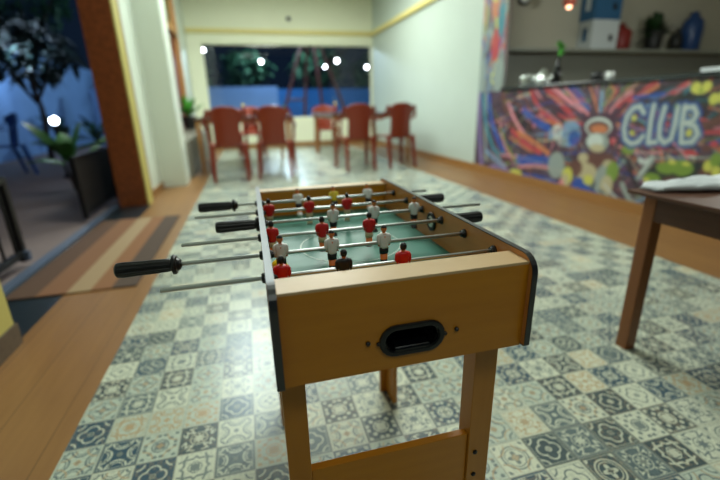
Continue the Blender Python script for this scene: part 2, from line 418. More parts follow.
# ---- mural painting: colours laid on a fine grid of points of the painted wall itself
PAL = dict(R=(176, 64, 70), P=(206, 130, 140), O=(190, 116, 76), Y=(190, 190, 84), B=(36, 76, 158), L=(112, 146, 178), T=(40, 124, 140), V=(120, 104, 150),
           K=(44, 36, 44), N=(96, 60, 54), W=(188, 198, 192), G=(112, 140, 54), S=(140, 152, 146), C=(176, 166, 132), D=(30, 40, 40), M=(70, 40, 60))
class Paint:
    def __init__(s, y0, y1, z0, z1, step, bg):
        s.ny = int(round((y1-y0)/step))+1; s.nz = int(round((z1-z0)/step))+1
        s.Y, s.Z = np.meshgrid(np.linspace(y0, y1, s.ny), np.linspace(z0, z1, s.nz)); s.c = np.zeros((s.nz, s.ny, 3)); s.c[:] = lin(*bg)[:3]
    def dist(s, pts):
        d = np.full(s.Y.shape, 9.0)
        for (ya, za), (yb, zb) in zip(pts, pts[1:]):
            vy, vz = yb-ya, zb-za; L = vy*vy+vz*vz+1e-9
            t = np.clip(((s.Y-ya)*vy+(s.Z-za)*vz)/L, 0, 1); d = np.minimum(d, np.hypot(s.Y-ya-t*vy, s.Z-za-t*vz))
        return d
    def lay(s, a, col):
        c = np.array(lin(*PAL[col])[:3]); a = a[..., None]; s.c = s.c*(1-a)+c*a
    def stroke(s, pts, w, col, op=.95): s.lay(np.clip((w-s.dist(pts))/.012, 0, 1)*op, col)
    def blob(s, y, z, ry, rz, col, op=.95): s.lay(np.clip((1-np.hypot((s.Y-y)/ry, (s.Z-z)/rz))*min(ry, rz)/.012, 0, 1)*op, col)
    def ring(s, y, z, ry, rz, w, col):
        q = np.hypot((s.Y-y)/ry, (s.Z-z)/rz); s.lay(np.clip((w-np.abs(q-1)*min(ry, rz))/.012, 0, 1), col)
def curve(p0, p1, p2, n=8):
    return [((1-t)**2*p0[0]+2*t*(1-t)*p1[0]+t*t*p2[0], (1-t)**2*p0[1]+2*t*(1-t)*p1[1]+t*t*p2[1]) for t in [k/n for k in range(n+1)]]
TOPZ = 1.02
pt = Paint(1.0, 5.12, 0.0, TOPZ, .0125, (74, 56, 70))
rnd = random.Random(11)
CUP = (3.06, .74)
#MURAL-BEGIN
for k in range(420):
    a = rnd.uniform(0, 2*PI); l0 = rnd.uniform(.2, 1.6); l1 = l0+rnd.uniform(.15, .5); b = a+rnd.uniform(-.5, .5)
    y0, z0, y1, z1 = CUP[0]+math.cos(a)*l0, CUP[1]+math.sin(a)*l0*.5, CUP[0]+math.cos(b)*l1, CUP[1]+math.sin(b)*l1*.5
    pt.stroke(curve((y0, z0), ((y0+y1)/2+rnd.uniform(-.06, .06), (z0+z1)/2+rnd.uniform(-.06, .06)), (y1, z1)), rnd.uniform(.006, .018), rnd.choice('RPOBVKNMLTSKMNGC'))
pt.stroke(curve((5.093, 1.075), (5.072, 0.541), (4.903, 0.052)), 0.046, 'V')
pt.stroke(curve((4.927, 1.092), (4.94, 0.674), (4.82, 0.169)), 0.030, 'S')
pt.stroke(curve((5.007, 0.986), (4.913, 0.485), (4.503, 0.206)), 0.035, 'T')
pt.stroke(curve((4.864, 0.982), (4.812, 0.616), (4.458, 0.333)), 0.040, 'B')
pt.stroke(curve((4.576, 0.684), (4.531, 0.387), (4.22, 0.239)), 0.019, 'P')
pt.stroke(curve((4.562, 1.007), (4.48, 0.744), (4.145, 0.475)), 0.057, 'N')
pt.stroke(curve((4.324, 0.999), (4.346, 0.78), (3.987, 0.593)), 0.055, 'K')
pt.stroke(curve((4.443, 0.892), (4.335, 0.713), (4.084, 0.545)), 0.028, 'P')
pt.stroke(curve((4.778, 0.043), (4.503, 0.206), (4.268, 0.042)), 0.039, 'V')
pt.stroke(curve((4.984, 0.082), (4.745, -0.019), (4.466, -0.04)), 0.020, 'P')
pt.stroke(curve((4.561, 0.59), (4.356, 0.342), (4.135, 0.191)), 0.019, 'G')
pt.stroke(curve((4.838, 0.297), (4.634, 0.19), (4.387, 0.146)), 0.030, 'L')
pt.stroke(curve((4.314, 0.578), (4.141, 0.453), (3.782, 0.375)), 0.036, 'R')
pt.stroke(curve((4.196, 0.561), (3.935, 0.489), (3.657, 0.377)), 0.031, 'O')
pt.stroke(curve((4.34, 0.496), (4.096, 0.4), (3.896, 0.364)), 0.018, 'O')
pt.stroke(curve((4.126, 0.25), (3.799, 0.288), (3.521, 0.29)), 0.057, 'B')
pt.stroke(curve((4.127, 0.803), (3.918, 0.68), (3.702, 0.627)), 0.044, 'B')
pt.stroke(curve((4.113, 0.17), (3.762, 0.26), (3.421, 0.212)), 0.022, 'P')
pt.stroke(curve((4.078, 0.071), (3.737, 0.123), (3.482, 0.08)), 0.035, 'B')
pt.stroke(curve((3.984, 0.062), (3.644, 0.052), (3.406, -0.019)), 0.022, 'L')
pt.stroke(curve((4.256, 0.092), (4.163, 0.129), (4.081, 0.094)), 0.036, 'Y')
pt.stroke(curve((3.791, -0.04), (3.476, -0.033), (3.19, -0.075)), 0.038, 'S')
pt.stroke(curve((4.47, -0.015), (4.156, -0.037), (3.879, -0.034)), 0.028, 'L')
pt.stroke(curve((3.971, 0.987), (3.57, 0.852), (3.154, 0.677)), 0.077, 'M')
pt.stroke(curve((4.042, 1.01), (3.907, 0.804), (3.593, 0.671)), 0.030, 'R')
pt.stroke(curve((3.978, 1.027), (3.78, 0.804), (3.54, 0.692)), 0.022, 'P')
pt.stroke(curve((3.821, 1.03), (3.639, 0.919), (3.362, 0.743)), 0.034, 'R')
pt.stroke(curve((3.718, 1.035), (3.527, 0.917), (3.275, 0.807)), 0.029, 'P')
pt.stroke(curve((3.58, 0.758), (3.409, 0.714), (3.251, 0.683)), 0.020, 'R')
pt.stroke(curve((3.844, 0.723), (3.589, 0.651), (3.334, 0.661)), 0.017, 'O')
pt.stroke(curve((3.442, 1.022), (3.349, 0.931), (3.207, 0.824)), 0.036, 'B')
pt.stroke(curve((3.549, 1.027), (3.367, 0.896), (3.197, 0.772)), 0.020, 'P')
pt.stroke(curve((3.876, 0.904), (3.668, 0.766), (3.454, 0.676)), 0.025, 'K')
pt.stroke(curve((3.021, 0.791), (2.961, 0.905), (2.914, 0.966)), 0.015, 'R')
pt.stroke(curve((3.222, 1.012), (3.155, 0.909), (3.086, 0.79)), 0.015, 'O')
pt.stroke(curve((3.076, 1.005), (3.077, 0.907), (3.064, 0.791)), 0.015, 'G')
pt.stroke(curve((2.958, 0.792), (2.881, 0.903), (2.776, 0.946)), 0.018, 'P')
pt.stroke(curve((2.887, 0.84), (2.77, 0.916), (2.582, 1.003)), 0.022, 'R')
pt.stroke(curve((2.697, 0.914), (2.457, 0.935), (2.123, 0.961)), 0.070, 'K')
pt.stroke(curve((2.861, 0.808), (2.73, 0.9), (2.614, 0.998)), 0.021, 'R')
pt.stroke(curve((2.838, 0.793), (2.697, 0.914), (2.561, 0.981)), 0.018, 'O')
pt.stroke(curve((2.927, 0.743), (2.857, 0.792), (2.813, 0.855)), 0.029, 'M')
pt.stroke(curve((2.748, 0.9), (2.611, 0.912), (2.5, 0.923)), 0.021, 'B')
pt.stroke(curve((2.494, 0.895), (2.427, 0.934), (2.339, 0.99)), 0.024, 'R')
pt.stroke(curve((2.447, 0.894), (2.385, 0.946), (2.323, 0.983)), 0.010, 'P')
pt.stroke(curve((2.35, 0.918), (2.328, 0.944), (2.32, 0.97)), 0.013, 'T')
pt.stroke(curve((2.453, 0.852), (2.224, 0.85), (2.072, 0.799)), 0.074, 'D')
pt.stroke(curve((2.174, 0.694), (2.116, 0.722), (2.051, 0.762)), 0.038, 'N')
pt.stroke(curve((2.185, 0.798), (2.127, 0.824), (2.072, 0.849)), 0.038, 'K')
pt.blob(3.384, 0.585, 0.151, 0.129, 'L')
pt.blob(3.325, 0.551, 0.075, 0.083, 'B')
pt.blob(3.564, 0.594, 0.083, 0.077, 'W')
pt.blob(3.647, 0.57, 0.044, 0.069, 'L')
pt.blob(3.476, 0.502, 0.081, 0.048, 'S')
for k in range(700):
    a = rnd.uniform(0, 2*PI); l0 = rnd.uniform(.16, 1.9); l1 = l0+rnd.uniform(.08, .3); b = a+rnd.uniform(-.3, .3)
    y0, z0, y1, z1 = CUP[0]+math.cos(a)*l0, CUP[1]+math.sin(a)*l0*.55, CUP[0]+math.cos(b)*l1, CUP[1]+math.sin(b)*l1*.55
    pt.stroke(curve((y0, z0), ((y0+y1)/2+rnd.uniform(-.04, .04), (z0+z1)/2+rnd.uniform(-.04, .04)), (y1, z1)), rnd.uniform(.006, .014), rnd.choice('KKMNVBSPORTLKGCD'), .6)
pt.stroke(curve((3.064, 0.791), (3.067, 0.857), (3.077, 0.956)), 0.022, 'L')
pt.stroke(curve((3.021, 0.791), (3.017, 0.873), (3.066, 0.956)), 0.011, 'S')
pt.blob(3.048, 0.604, 0.209, 0.186, 'M')
pt.blob(3.06, 0.664, 0.159, 0.089, 'W')
pt.blob(3.058, 0.655, 0.138, 0.068, 'N')
pt.blob(3.046, 0.647, 0.107, 0.042, 'O')
pt.blob(3.045, 0.535, 0.139, 0.086, 'S')
pt.blob(3.069, 0.542, 0.098, 0.069, 'W')
pt.blob(3.034, 0.483, 0.097, 0.043, 'C')
pt.blob(2.877, 0.556, 0.040, 0.033, 'R')
pt.blob(2.869, 0.565, 0.020, 0.016, 'P')
pt.blob(3.064, 0.346, 0.174, 0.097, 'N')
pt.blob(3.178, 0.379, 0.071, 0.054, 'C')
pt.blob(2.916, 0.391, 0.102, 0.067, 'N')
pt.blob(2.885, 0.342, 0.071, 0.059, 'C')
pt.blob(3.117, 0.257, 0.136, 0.090, 'C')
pt.blob(3.258, 0.275, 0.098, 0.083, 'N')
pt.blob(3.518, 0.27, 0.125, 0.138, 'S')
pt.blob(3.347, 0.184, 0.078, 0.096, 'Y')
pt.blob(3.372, 0.1, 0.067, 0.116, 'C')
pt.blob(3.409, 0.073, 0.041, 0.088, 'P')
pt.blob(3.159, 0.098, 0.118, 0.102, 'B')
pt.blob(3.079, 0.188, 0.068, 0.054, 'Y')
pt.blob(3.004, 0.052, 0.110, 0.063, 'B')
pt.blob(2.927, 0.231, 0.084, 0.120, 'S')
pt.blob(2.833, 0.298, 0.069, 0.100, 'G')
pt.blob(2.87, 0.169, 0.072, 0.103, 'C')
pt.stroke(curve((2.974, 0.132), (2.852, 0.083), (2.675, 0.032)), 0.029, 'S')
pt.stroke(curve((2.895, 0.182), (2.794, 0.112), (2.678, 0.049)), 0.014, 'W')
pt.stroke(curve((2.927, 0.122), (2.824, 0.052), (2.733, 0.019)), 0.014, 'K')
pt.stroke(curve((2.714, 0.214), (2.655, 0.123), (2.564, 0.057)), 0.028, 'S')
pt.stroke(curve((2.699, 0.416), (2.653, 0.291), (2.539, 0.195)), 0.021, 'K')
pt.stroke(curve((2.591, 0.429), (2.539, 0.395), (2.492, 0.455)), 0.024, 'W')
pt.stroke(curve((2.578, 0.286), (2.526, 0.374), (2.489, 0.44)), 0.027, 'S')
pt.stroke(curve((2.567, 0.32), (2.529, 0.389), (2.506, 0.438)), 0.014, 'W')
pt.stroke(curve((2.773, 0.49), (2.718, 0.414), (2.645, 0.341)), 0.018, 'K')
pt.blob(2.716, 0.495, 0.073, 0.040, 'G')
pt.stroke(curve((2.438, 0.324), (2.185, 0.391), (1.963, 0.397)), 0.087, 'D')
pt.blob(2.365, 0.395, 0.090, 0.051, 'G')
pt.blob(2.247, 0.411, 0.090, 0.063, 'G')
pt.blob(2.329, 0.444, 0.044, 0.022, 'Y')
pt.blob(2.225, 0.443, 0.041, 0.020, 'Y')
pt.blob(2.459, 0.305, 0.080, 0.045, 'G')
pt.blob(2.505, 0.282, 0.041, 0.023, 'Y')
pt.blob(2.267, 0.306, 0.125, 0.036, 'N')
pt.blob(2.215, 0.521, 0.061, 0.027, 'R')
pt.blob(2.195, 0.496, 0.053, 0.013, 'W')
pt.blob(2.173, 0.519, 0.027, 0.013, 'R')
pt.blob(2.06, 0.382, 0.073, 0.092, 'N')
pt.blob(2.076, 0.448, 0.037, 0.046, 'Y')
pt.blob(2.036, 0.493, 0.043, 0.058, 'G')
pt.blob(2.017, 0.416, 0.036, 0.045, 'Y')
pt.blob(2.079, 0.352, 0.031, 0.026, 'Y')
pt.blob(2.117, 0.565, 0.051, 0.032, 'N')
pt.blob(2.072, 0.595, 0.036, 0.025, 'R')
pt.stroke([(2.635, 0.787), (2.681, 0.839), (2.741, 0.824), (2.783, 0.762), (2.791, 0.667), (2.763, 0.58), (2.699, 0.545), (2.639, 0.565), (2.605, 0.614)], 0.045, 'B')
pt.stroke([(2.563, 0.846), (2.564, 0.736), (2.551, 0.564), (2.486, 0.577)], 0.044, 'B')
pt.stroke([(2.472, 0.831), (2.484, 0.709), (2.47, 0.615), (2.421, 0.574), (2.374, 0.607), (2.368, 0.713), (2.373, 0.831)], 0.044, 'B')
pt.stroke([(2.324, 0.837), (2.317, 0.715), (2.294, 0.584), (2.219, 0.597), (2.191, 0.653), (2.223, 0.705), (2.304, 0.722)], 0.043, 'B')
pt.stroke([(2.321, 0.824), (2.26, 0.831), (2.229, 0.785), (2.245, 0.738), (2.304, 0.722)], 0.043, 'B')
pt.stroke([(2.635, 0.787), (2.681, 0.839), (2.741, 0.824), (2.783, 0.762), (2.791, 0.667), (2.763, 0.58), (2.699, 0.545), (2.639, 0.565), (2.605, 0.614)], 0.036, 'K')
pt.stroke([(2.563, 0.846), (2.564, 0.736), (2.551, 0.564), (2.486, 0.577)], 0.036, 'K')
pt.stroke([(2.472, 0.831), (2.484, 0.709), (2.47, 0.615), (2.421, 0.574), (2.374, 0.607), (2.368, 0.713), (2.373, 0.831)], 0.035, 'K')
pt.stroke([(2.324, 0.837), (2.317, 0.715), (2.294, 0.584), (2.219, 0.597), (2.191, 0.653), (2.223, 0.705), (2.304, 0.722)], 0.034, 'K')
pt.stroke([(2.321, 0.824), (2.26, 0.831), (2.229, 0.785), (2.245, 0.738), (2.304, 0.722)], 0.034, 'K')
pt.stroke([(2.635, 0.787), (2.681, 0.839), (2.741, 0.824), (2.783, 0.762), (2.791, 0.667), (2.763, 0.58), (2.699, 0.545), (2.639, 0.565), (2.605, 0.614)], 0.029, 'L')
pt.stroke([(2.563, 0.846), (2.564, 0.736), (2.551, 0.564), (2.486, 0.577)], 0.029, 'L')
pt.stroke([(2.472, 0.831), (2.484, 0.709), (2.47, 0.615), (2.421, 0.574), (2.374, 0.607), (2.368, 0.713), (2.373, 0.831)], 0.029, 'L')
pt.stroke([(2.324, 0.837), (2.317, 0.715), (2.294, 0.584), (2.219, 0.597), (2.191, 0.653), (2.223, 0.705), (2.304, 0.722)], 0.028, 'L')
pt.stroke([(2.321, 0.824), (2.26, 0.831), (2.229, 0.785), (2.245, 0.738), (2.304, 0.722)], 0.028, 'L')
pt.stroke([(2.635, 0.787), (2.681, 0.839), (2.741, 0.824), (2.783, 0.762), (2.791, 0.667), (2.763, 0.58), (2.699, 0.545), (2.639, 0.565), (2.605, 0.614)], 0.022, 'S')
pt.stroke([(2.563, 0.846), (2.564, 0.736), (2.551, 0.564), (2.486, 0.577)], 0.022, 'S')
pt.stroke([(2.472, 0.831), (2.484, 0.709), (2.47, 0.615), (2.421, 0.574), (2.374, 0.607), (2.368, 0.713), (2.373, 0.831)], 0.022, 'S')
pt.stroke([(2.324, 0.837), (2.317, 0.715), (2.294, 0.584), (2.219, 0.597), (2.191, 0.653), (2.223, 0.705), (2.304, 0.722)], 0.021, 'S')
pt.stroke([(2.321, 0.824), (2.26, 0.831), (2.229, 0.785), (2.245, 0.738), (2.304, 0.722)], 0.021, 'S')
pt.stroke([(2.635, 0.787), (2.681, 0.839), (2.741, 0.824), (2.783, 0.762), (2.791, 0.667), (2.763, 0.58), (2.699, 0.545), (2.639, 0.565), (2.605, 0.614)], 0.014, 'W')
pt.stroke([(2.563, 0.846), (2.564, 0.736), (2.551, 0.564), (2.486, 0.577)], 0.014, 'W')
pt.stroke([(2.472, 0.831), (2.484, 0.709), (2.47, 0.615), (2.421, 0.574), (2.374, 0.607), (2.368, 0.713), (2.373, 0.831)], 0.013, 'W')
pt.stroke([(2.324, 0.837), (2.317, 0.715), (2.294, 0.584), (2.219, 0.597), (2.191, 0.653), (2.223, 0.705), (2.304, 0.722)], 0.013, 'W')
pt.stroke([(2.321, 0.824), (2.26, 0.831), (2.229, 0.785), (2.245, 0.738), (2.304, 0.722)], 0.013, 'W')
pt.blob(2.715, 0.748, 0.027, 0.030, 'Y')
pt.blob(2.708, 0.631, 0.027, 0.024, 'Y')
pt.blob(2.254, 0.656, 0.028, 0.034, 'Y')
pt.blob(2.389, 0.838, 0.014, 0.027, 'G')
pt.blob(2.275, 0.777, 0.014, 0.014, 'Y')
pt.stroke([(2.674, 0.809), (2.743, 0.793), (2.749, 0.692), (2.721, 0.607)], 0.007, 'S')
pt.stroke([(2.744, 0.493), (2.516, 0.483), (2.223, 0.555), (2.158, 0.655)], 0.007, 'S')
pt.blob(2.277, 0.961, 0.040, 0.039, 'Y')
pt.blob(2.205, 0.964, 0.038, 0.038, 'Y')
pt.stroke(curve((2.286, 0.942), (2.233, 0.915), (2.196, 0.951)), 0.023, 'Y')
pt.blob(2.141, 0.881, 0.037, 0.044, 'Y')
pt.blob(2.095, 0.892, 0.036, 0.043, 'Y')
pt.blob(2.237, 0.934, 0.020, 0.019, 'G')
#MURAL-END
colp = Paint(4.6, 5.12, TOPZ, ZC, .02, (110, 116, 120))
for k in range(160):
    y = rnd.uniform(4.55, 5.15); z = rnd.uniform(TOPZ, ZC); dz = rnd.uniform(.1, .35)
    colp.stroke(curve((y, z), (y+rnd.uniform(-.15, .15), z+dz/2), (y+rnd.uniform(-.15, .15), z+dz)), rnd.uniform(.012, .03), rnd.choice('OYRTBLSNKVSN'))
colp.blob(4.80, 1.55, .10, .2, 'R'); colp.blob(4.86, 2.0, .09, .16, 'O'); colp.blob(4.86, 2.12, .10, .1, 'Y'); colp.blob(5.05, 1.2, .08, .3, 'S'); colp.blob(4.7, 1.8, .08, .2, 'T'); colp.blob(4.68, 1.2, .12, .2, 'S')
def painted_slab(name, p, x0, x1, parent=None):
    """box whose room-side face carries the paint points"""
    ny, nz = p.ny, p.nz
    fr = [(x0, float(p.Y[j, i]), float(p.Z[j, i])) for j in range(nz) for i in range(ny)]
    ya, yb, za, zb = p.Y[0, 0], p.Y[0, -1], p.Z[0, 0], p.Z[-1, 0]
    bk = [(x1, ya, za), (x1, yb, za), (x1, yb, zb), (x1, ya, zb)]; n0 = len(fr)
    F = [(j*ny+i, (j+1)*ny+i, (j+1)*ny+i+1, j*ny+i+1) for j in range(nz-1) for i in range(ny-1)]
    bot = list(range(ny)); top = [(nz-1)*ny+i for i in range(ny)]; lf = [j*ny for j in range(nz)]; rg = [j*ny+ny-1 for j in range(nz)]
    F += [(n0, n0+1, n0+2, n0+3), tuple(bot+[n0+1, n0]), tuple(top+[n0+2, n0+3]), tuple(lf+[n0+3, n0]), tuple(rg+[n0+2, n0+1])]
    me = bpy.data.meshes.new(name); me.from_pydata(fr+bk, [], F); me.update()
    at = me.color_attributes.new('paint', 'FLOAT_COLOR', 'POINT')
    cc = np.ones((n0+4, 4)); cc[:n0, :3] = p.c.reshape(-1, 3); cc[n0:, :3] = lin(90, 90, 90)[:3]
    at.data.foreach_set('color', cc.astype(np.float32).ravel()); me.materials.append(MATS['mural_paint'])
    o = bpy.data.objects.new(name, me); COL.objects.link(o)
    if parent: o.parent = parent
    return o
bar = thing('bar_counter', 'bar counter covered in a colourful graffiti mural with a coffee cup and the word club', 'bar counter', (0, 0, 0))
painted_slab('mural_panel', pt, XR, XR+.16, bar)
link('countertop', B(XR-.02, XR+.45, 1.0, 4.6, TOPZ, TOPZ+.035), 'black_granite', bar, bevel=.005)
struct(painted_slab('pillar_right', colp, XR, XR+.05))

# ================================================================ FOOSBALL TABLE
ft = thing('foosball_table', 'small wooden foosball table on four legs in the middle of the tiled floor', 'foosball table')
FX0, FX1 = .0115, .3675; FY0, FY1 = .458, 1.15; FT = .6745; FB = .538; FIELD = .604; RODZ = .661
HOLE = (.785, .646, .0185)
for s, (xa, xb) in enumerate(((.0025, FX0), (FX1, .3748))):
    outer = rounded(.4475, 1.158, .540, .6845, (.004, .004, .02, .028)); 
    inn = rounded(.449, 1.1565, .5415, .683, (.003, .003, .0185, .0265))
    bm = bmesh.new(); prism(bm, inn, xa, xb)
    p = link('side_panel', bm, 'beech_y', ft)
    bm = bmesh.new(); strip_loop(bm, outer, inn, xa-.0008, xb+.0008)
    e = link('edge_band', bm, 'edge_black', p); e['label'] = 'black rounded edging strip'
# front end: board with oval ball outlet, and its broad top
def stadium(cx, cz, hw, r, n=10):
    out = [(cx+hw+r*math.cos(t), cz+r*math.sin(t)) for t in [-PI/2+PI*k/n for k in range(n+1)]]
    return out+[(cx-hw+r*math.cos(t), cz+r*math.sin(t)) for t in [PI/2+PI*k/n for k in range(n+1)]]
CX, CZ = .1905, .5825
def board_with_hole(y0, y1):
    bm = bmesh.new(); hole = stadium(CX, CZ, .0235, .0175); n = len(hole)
    per = []
    for hx, hz in hole:
        dx, dz = hx-CX, hz-CZ
        k = min(((FX1-CX) if dx > 0 else (CX-FX0))/max(abs(dx), 1e-6), ((FT-.004-CZ) if dz > 0 else (CZ-FB))/max(abs(dz), 1e-6)); per.append((CX+dx*k, CZ+dz*k))
    # add the true corners
    for c in ((FX0, FB), (FX1, FB), (FX1, FT-.004), (FX0, FT-.004)):
        i = min(range(n), key=lambda q: (per[q][0]-c[0])**2+(per[q][1]-c[1])**2); per[i] = c
    strip_loop(bm, per, hole, y0, y1, axis='y'); return bm
fp = link('front_panel', board_with_hole(FY0, FY0+.014), 'beech', ft)
link('front_top', B(FX0, FX1, FY0, .506, FT-.004, FT), 'beech_lit_top', ft)
link('front_inner_wall', B(FX0, FX1, .496, .506, .59, FT-.004), 'beech', ft)
bm = bmesh.new(); strip_loop(bm, stadium(CX, CZ, .0245, .0240), stadium(CX, CZ, .0235, .0166), FY0-.004, FY0+.002, axis='y')
cup = link('ball_outlet', bm, 'black_plastic', ft, bevel=.0015); cup['label'] = 'black oval ball return cup'
bm = bmesh.new(); strip_loop(bm, stadium(CX, CZ, .0235, .0174), stadium(CX, CZ, .0225, .016), FY0, FY0+.034, axis='y'); prism(bm, stadium(CX, CZ, .0235, .0174), FY0+.034, FY0+.036, 'y')
link('cup_bowl', bm, 'black_gloss', cup)
bm = bmesh.new(); prism(bm, [(FY0-.003, CZ-.0185), (FY0+.034, CZ-.0185), (FY0+.034, CZ-.013), (FY0+.012, CZ-.0085), (FY0-.001, CZ-.0105), (FY0-.003, CZ-.013)], CX-.026, CX+.026)
link('cup_lip', bm, 'black_gloss', cup, bevel=.003)
for x, z, r in ((.1265, .585, .0032), (.2575, .585, .0032), (CX-.0495, CZ-.001, .0028), (CX+.0495, CZ-.001, .0028)):
    bm = bmesh.new(); lathe(bm, [(FY0-.0045, r*.6), (FY0-.003, r), (FY0+.001, r)], 'y', (x, 0, z), 12); link('screw', bm, 'black_plastic', ft)
link('rear_panel', B(FX0, FX1, 1.135, FY1, FB, FT-.004), 'beech', ft)
link('rear_top', B(FX0, FX1, 1.112, FY1, FT-.004, FT), 'beech_lit_top', ft)
link('rear_inner_wall', B(FX0, FX1, 1.112, 1.122, .59, FT-.004), 'beech', ft)
# playfield with printed lines
PCX, PCY = (FX0+FX1)/2, .812
pf = link('playfield', B(FX0, FX1, .506, 1.112, FIELD-.006, FIELD), 'green_field', ft)
def arc_line(cx, cy, r, a0, a1, w=.0022, n=48):
    bm = bmesh.new(); A = []; 
    for k in range(n+1):
        t = a0+(a1-a0)*k/n; A.append([bm.verts.new((cx+q*math.cos(t), cy+q*math.sin(t), FIELD+.0004)) for q in (r-w/2, r+w/2)])
    for a, b in zip(A, A[1:]): bm.faces.new((a[0], a[1], b[1], b[0]))
    return bm
bm = arc_line(PCX, PCY, .108, 0, 2*PI)
for y, r, a0, a1 in ((.506, .1, .2, PI-.2), (1.112, .1, PI+.2, 2*PI-.2)):
    b2 = arc_line(PCX, y+(.04 if y < 1 else -.04), r*.6, a0, a1); me = bpy.data.meshes.new('t'); b2.to_mesh(me); bm.from_mesh(me); bpy.data.meshes.remove(me); b2.free()
bx(bm, FX0, FX1, PCY-.001, PCY+.001, FIELD, FIELD+.0004)
for ya, yb in ((.507, .57), (1.048, 1.111)):
    bx(bm, PCX-.075, PCX-.073, ya, yb, FIELD, FIELD+.0004); bx(bm, PCX+.073, PCX+.075, ya, yb, FIELD, FIELD+.0004)
    yy = yb if ya < 1 else ya; bx(bm, PCX-.075, PCX+.075, yy-.001, yy+.001, FIELD, FIELD+.0004)
link('field_lines', bm, 'white_line', pf)
link('bottom_board', B(FX0, FX1, FY0+.05, 1.135, FB+.004, FB+.01), 'beech_y', ft)
# ball entry ring on the inside of the right side
bm = bmesh.new(); lathe(bm, [(FX1-.0005, .0205), (FX1-.004, .0205), (FX1-.005, .018), (FX1-.004, .0130), (FX1-.0005, .0130)], 'x', (0, HOLE[0], HOLE[1]), 28)
rg = link('ball_entry', bm, 'black_plastic', ft, smooth=True); rg['label'] = 'round black ball entry ring with its hole filled by a pale dish'
bm = bmesh.new(); lathe(bm, [(FX1-.0052, .0105), (FX1-.0045, .012), (FX1-.003, .0128)], 'x', (0, HOLE[0], HOLE[1]), 24); link('plate', bm, 'white_plastic', rg)  # pale plate added where the tiles outside show through the hole
bm = bmesh.new(); lathe(bm, [(FX1-.0062, .006), (FX1-.0050, .007)], 'x', (0, HOLE[0]+.004, HOLE[1]+.001), 24); link('plate_centre', bm, 'black_plastic', rg)
# legs and stretchers
for xa, xb in ((.0075, .043), (.325, .3665)):
    link('leg', B(xa, xb, .508, .546, 0, FB), 'beech_z', ft, bevel=.001)
for sx in (0, 1):
    bm = bmesh.new()
    xo = .0085 if sx == 0 else .352
    bx(bm, xo, xo+.013, .99, 1.052, 0, FB)
    xi = (.0085, .040) if sx == 0 else (.331, .365)
    bx(bm, xi[0], xi[1], 1.052, 1.066, 0, FB)
    link('leg', bm, 'beech_z', ft)
bm = bmesh.new(); bx(bm, .0435, .3245, .514, .528, .17, .327); st = link('stretcher', bm, 'beech', ft, bevel=.001)
for z in (.288, .236):
    bm = bmesh.new(); lathe(bm, [(.5045, .0025), (.506, .0045), (.5085, .0045)], 'y', (.3385, 0, z), 14); link('bolt', bm, 'black_plastic', ft)
    bm = bmesh.new(); lathe(bm, [(.5045, .0025), (.506, .0045), (.5085, .0045)], 'y', (.029, 0, z-.02), 14); link('bolt', bm, 'black_plastic', ft)

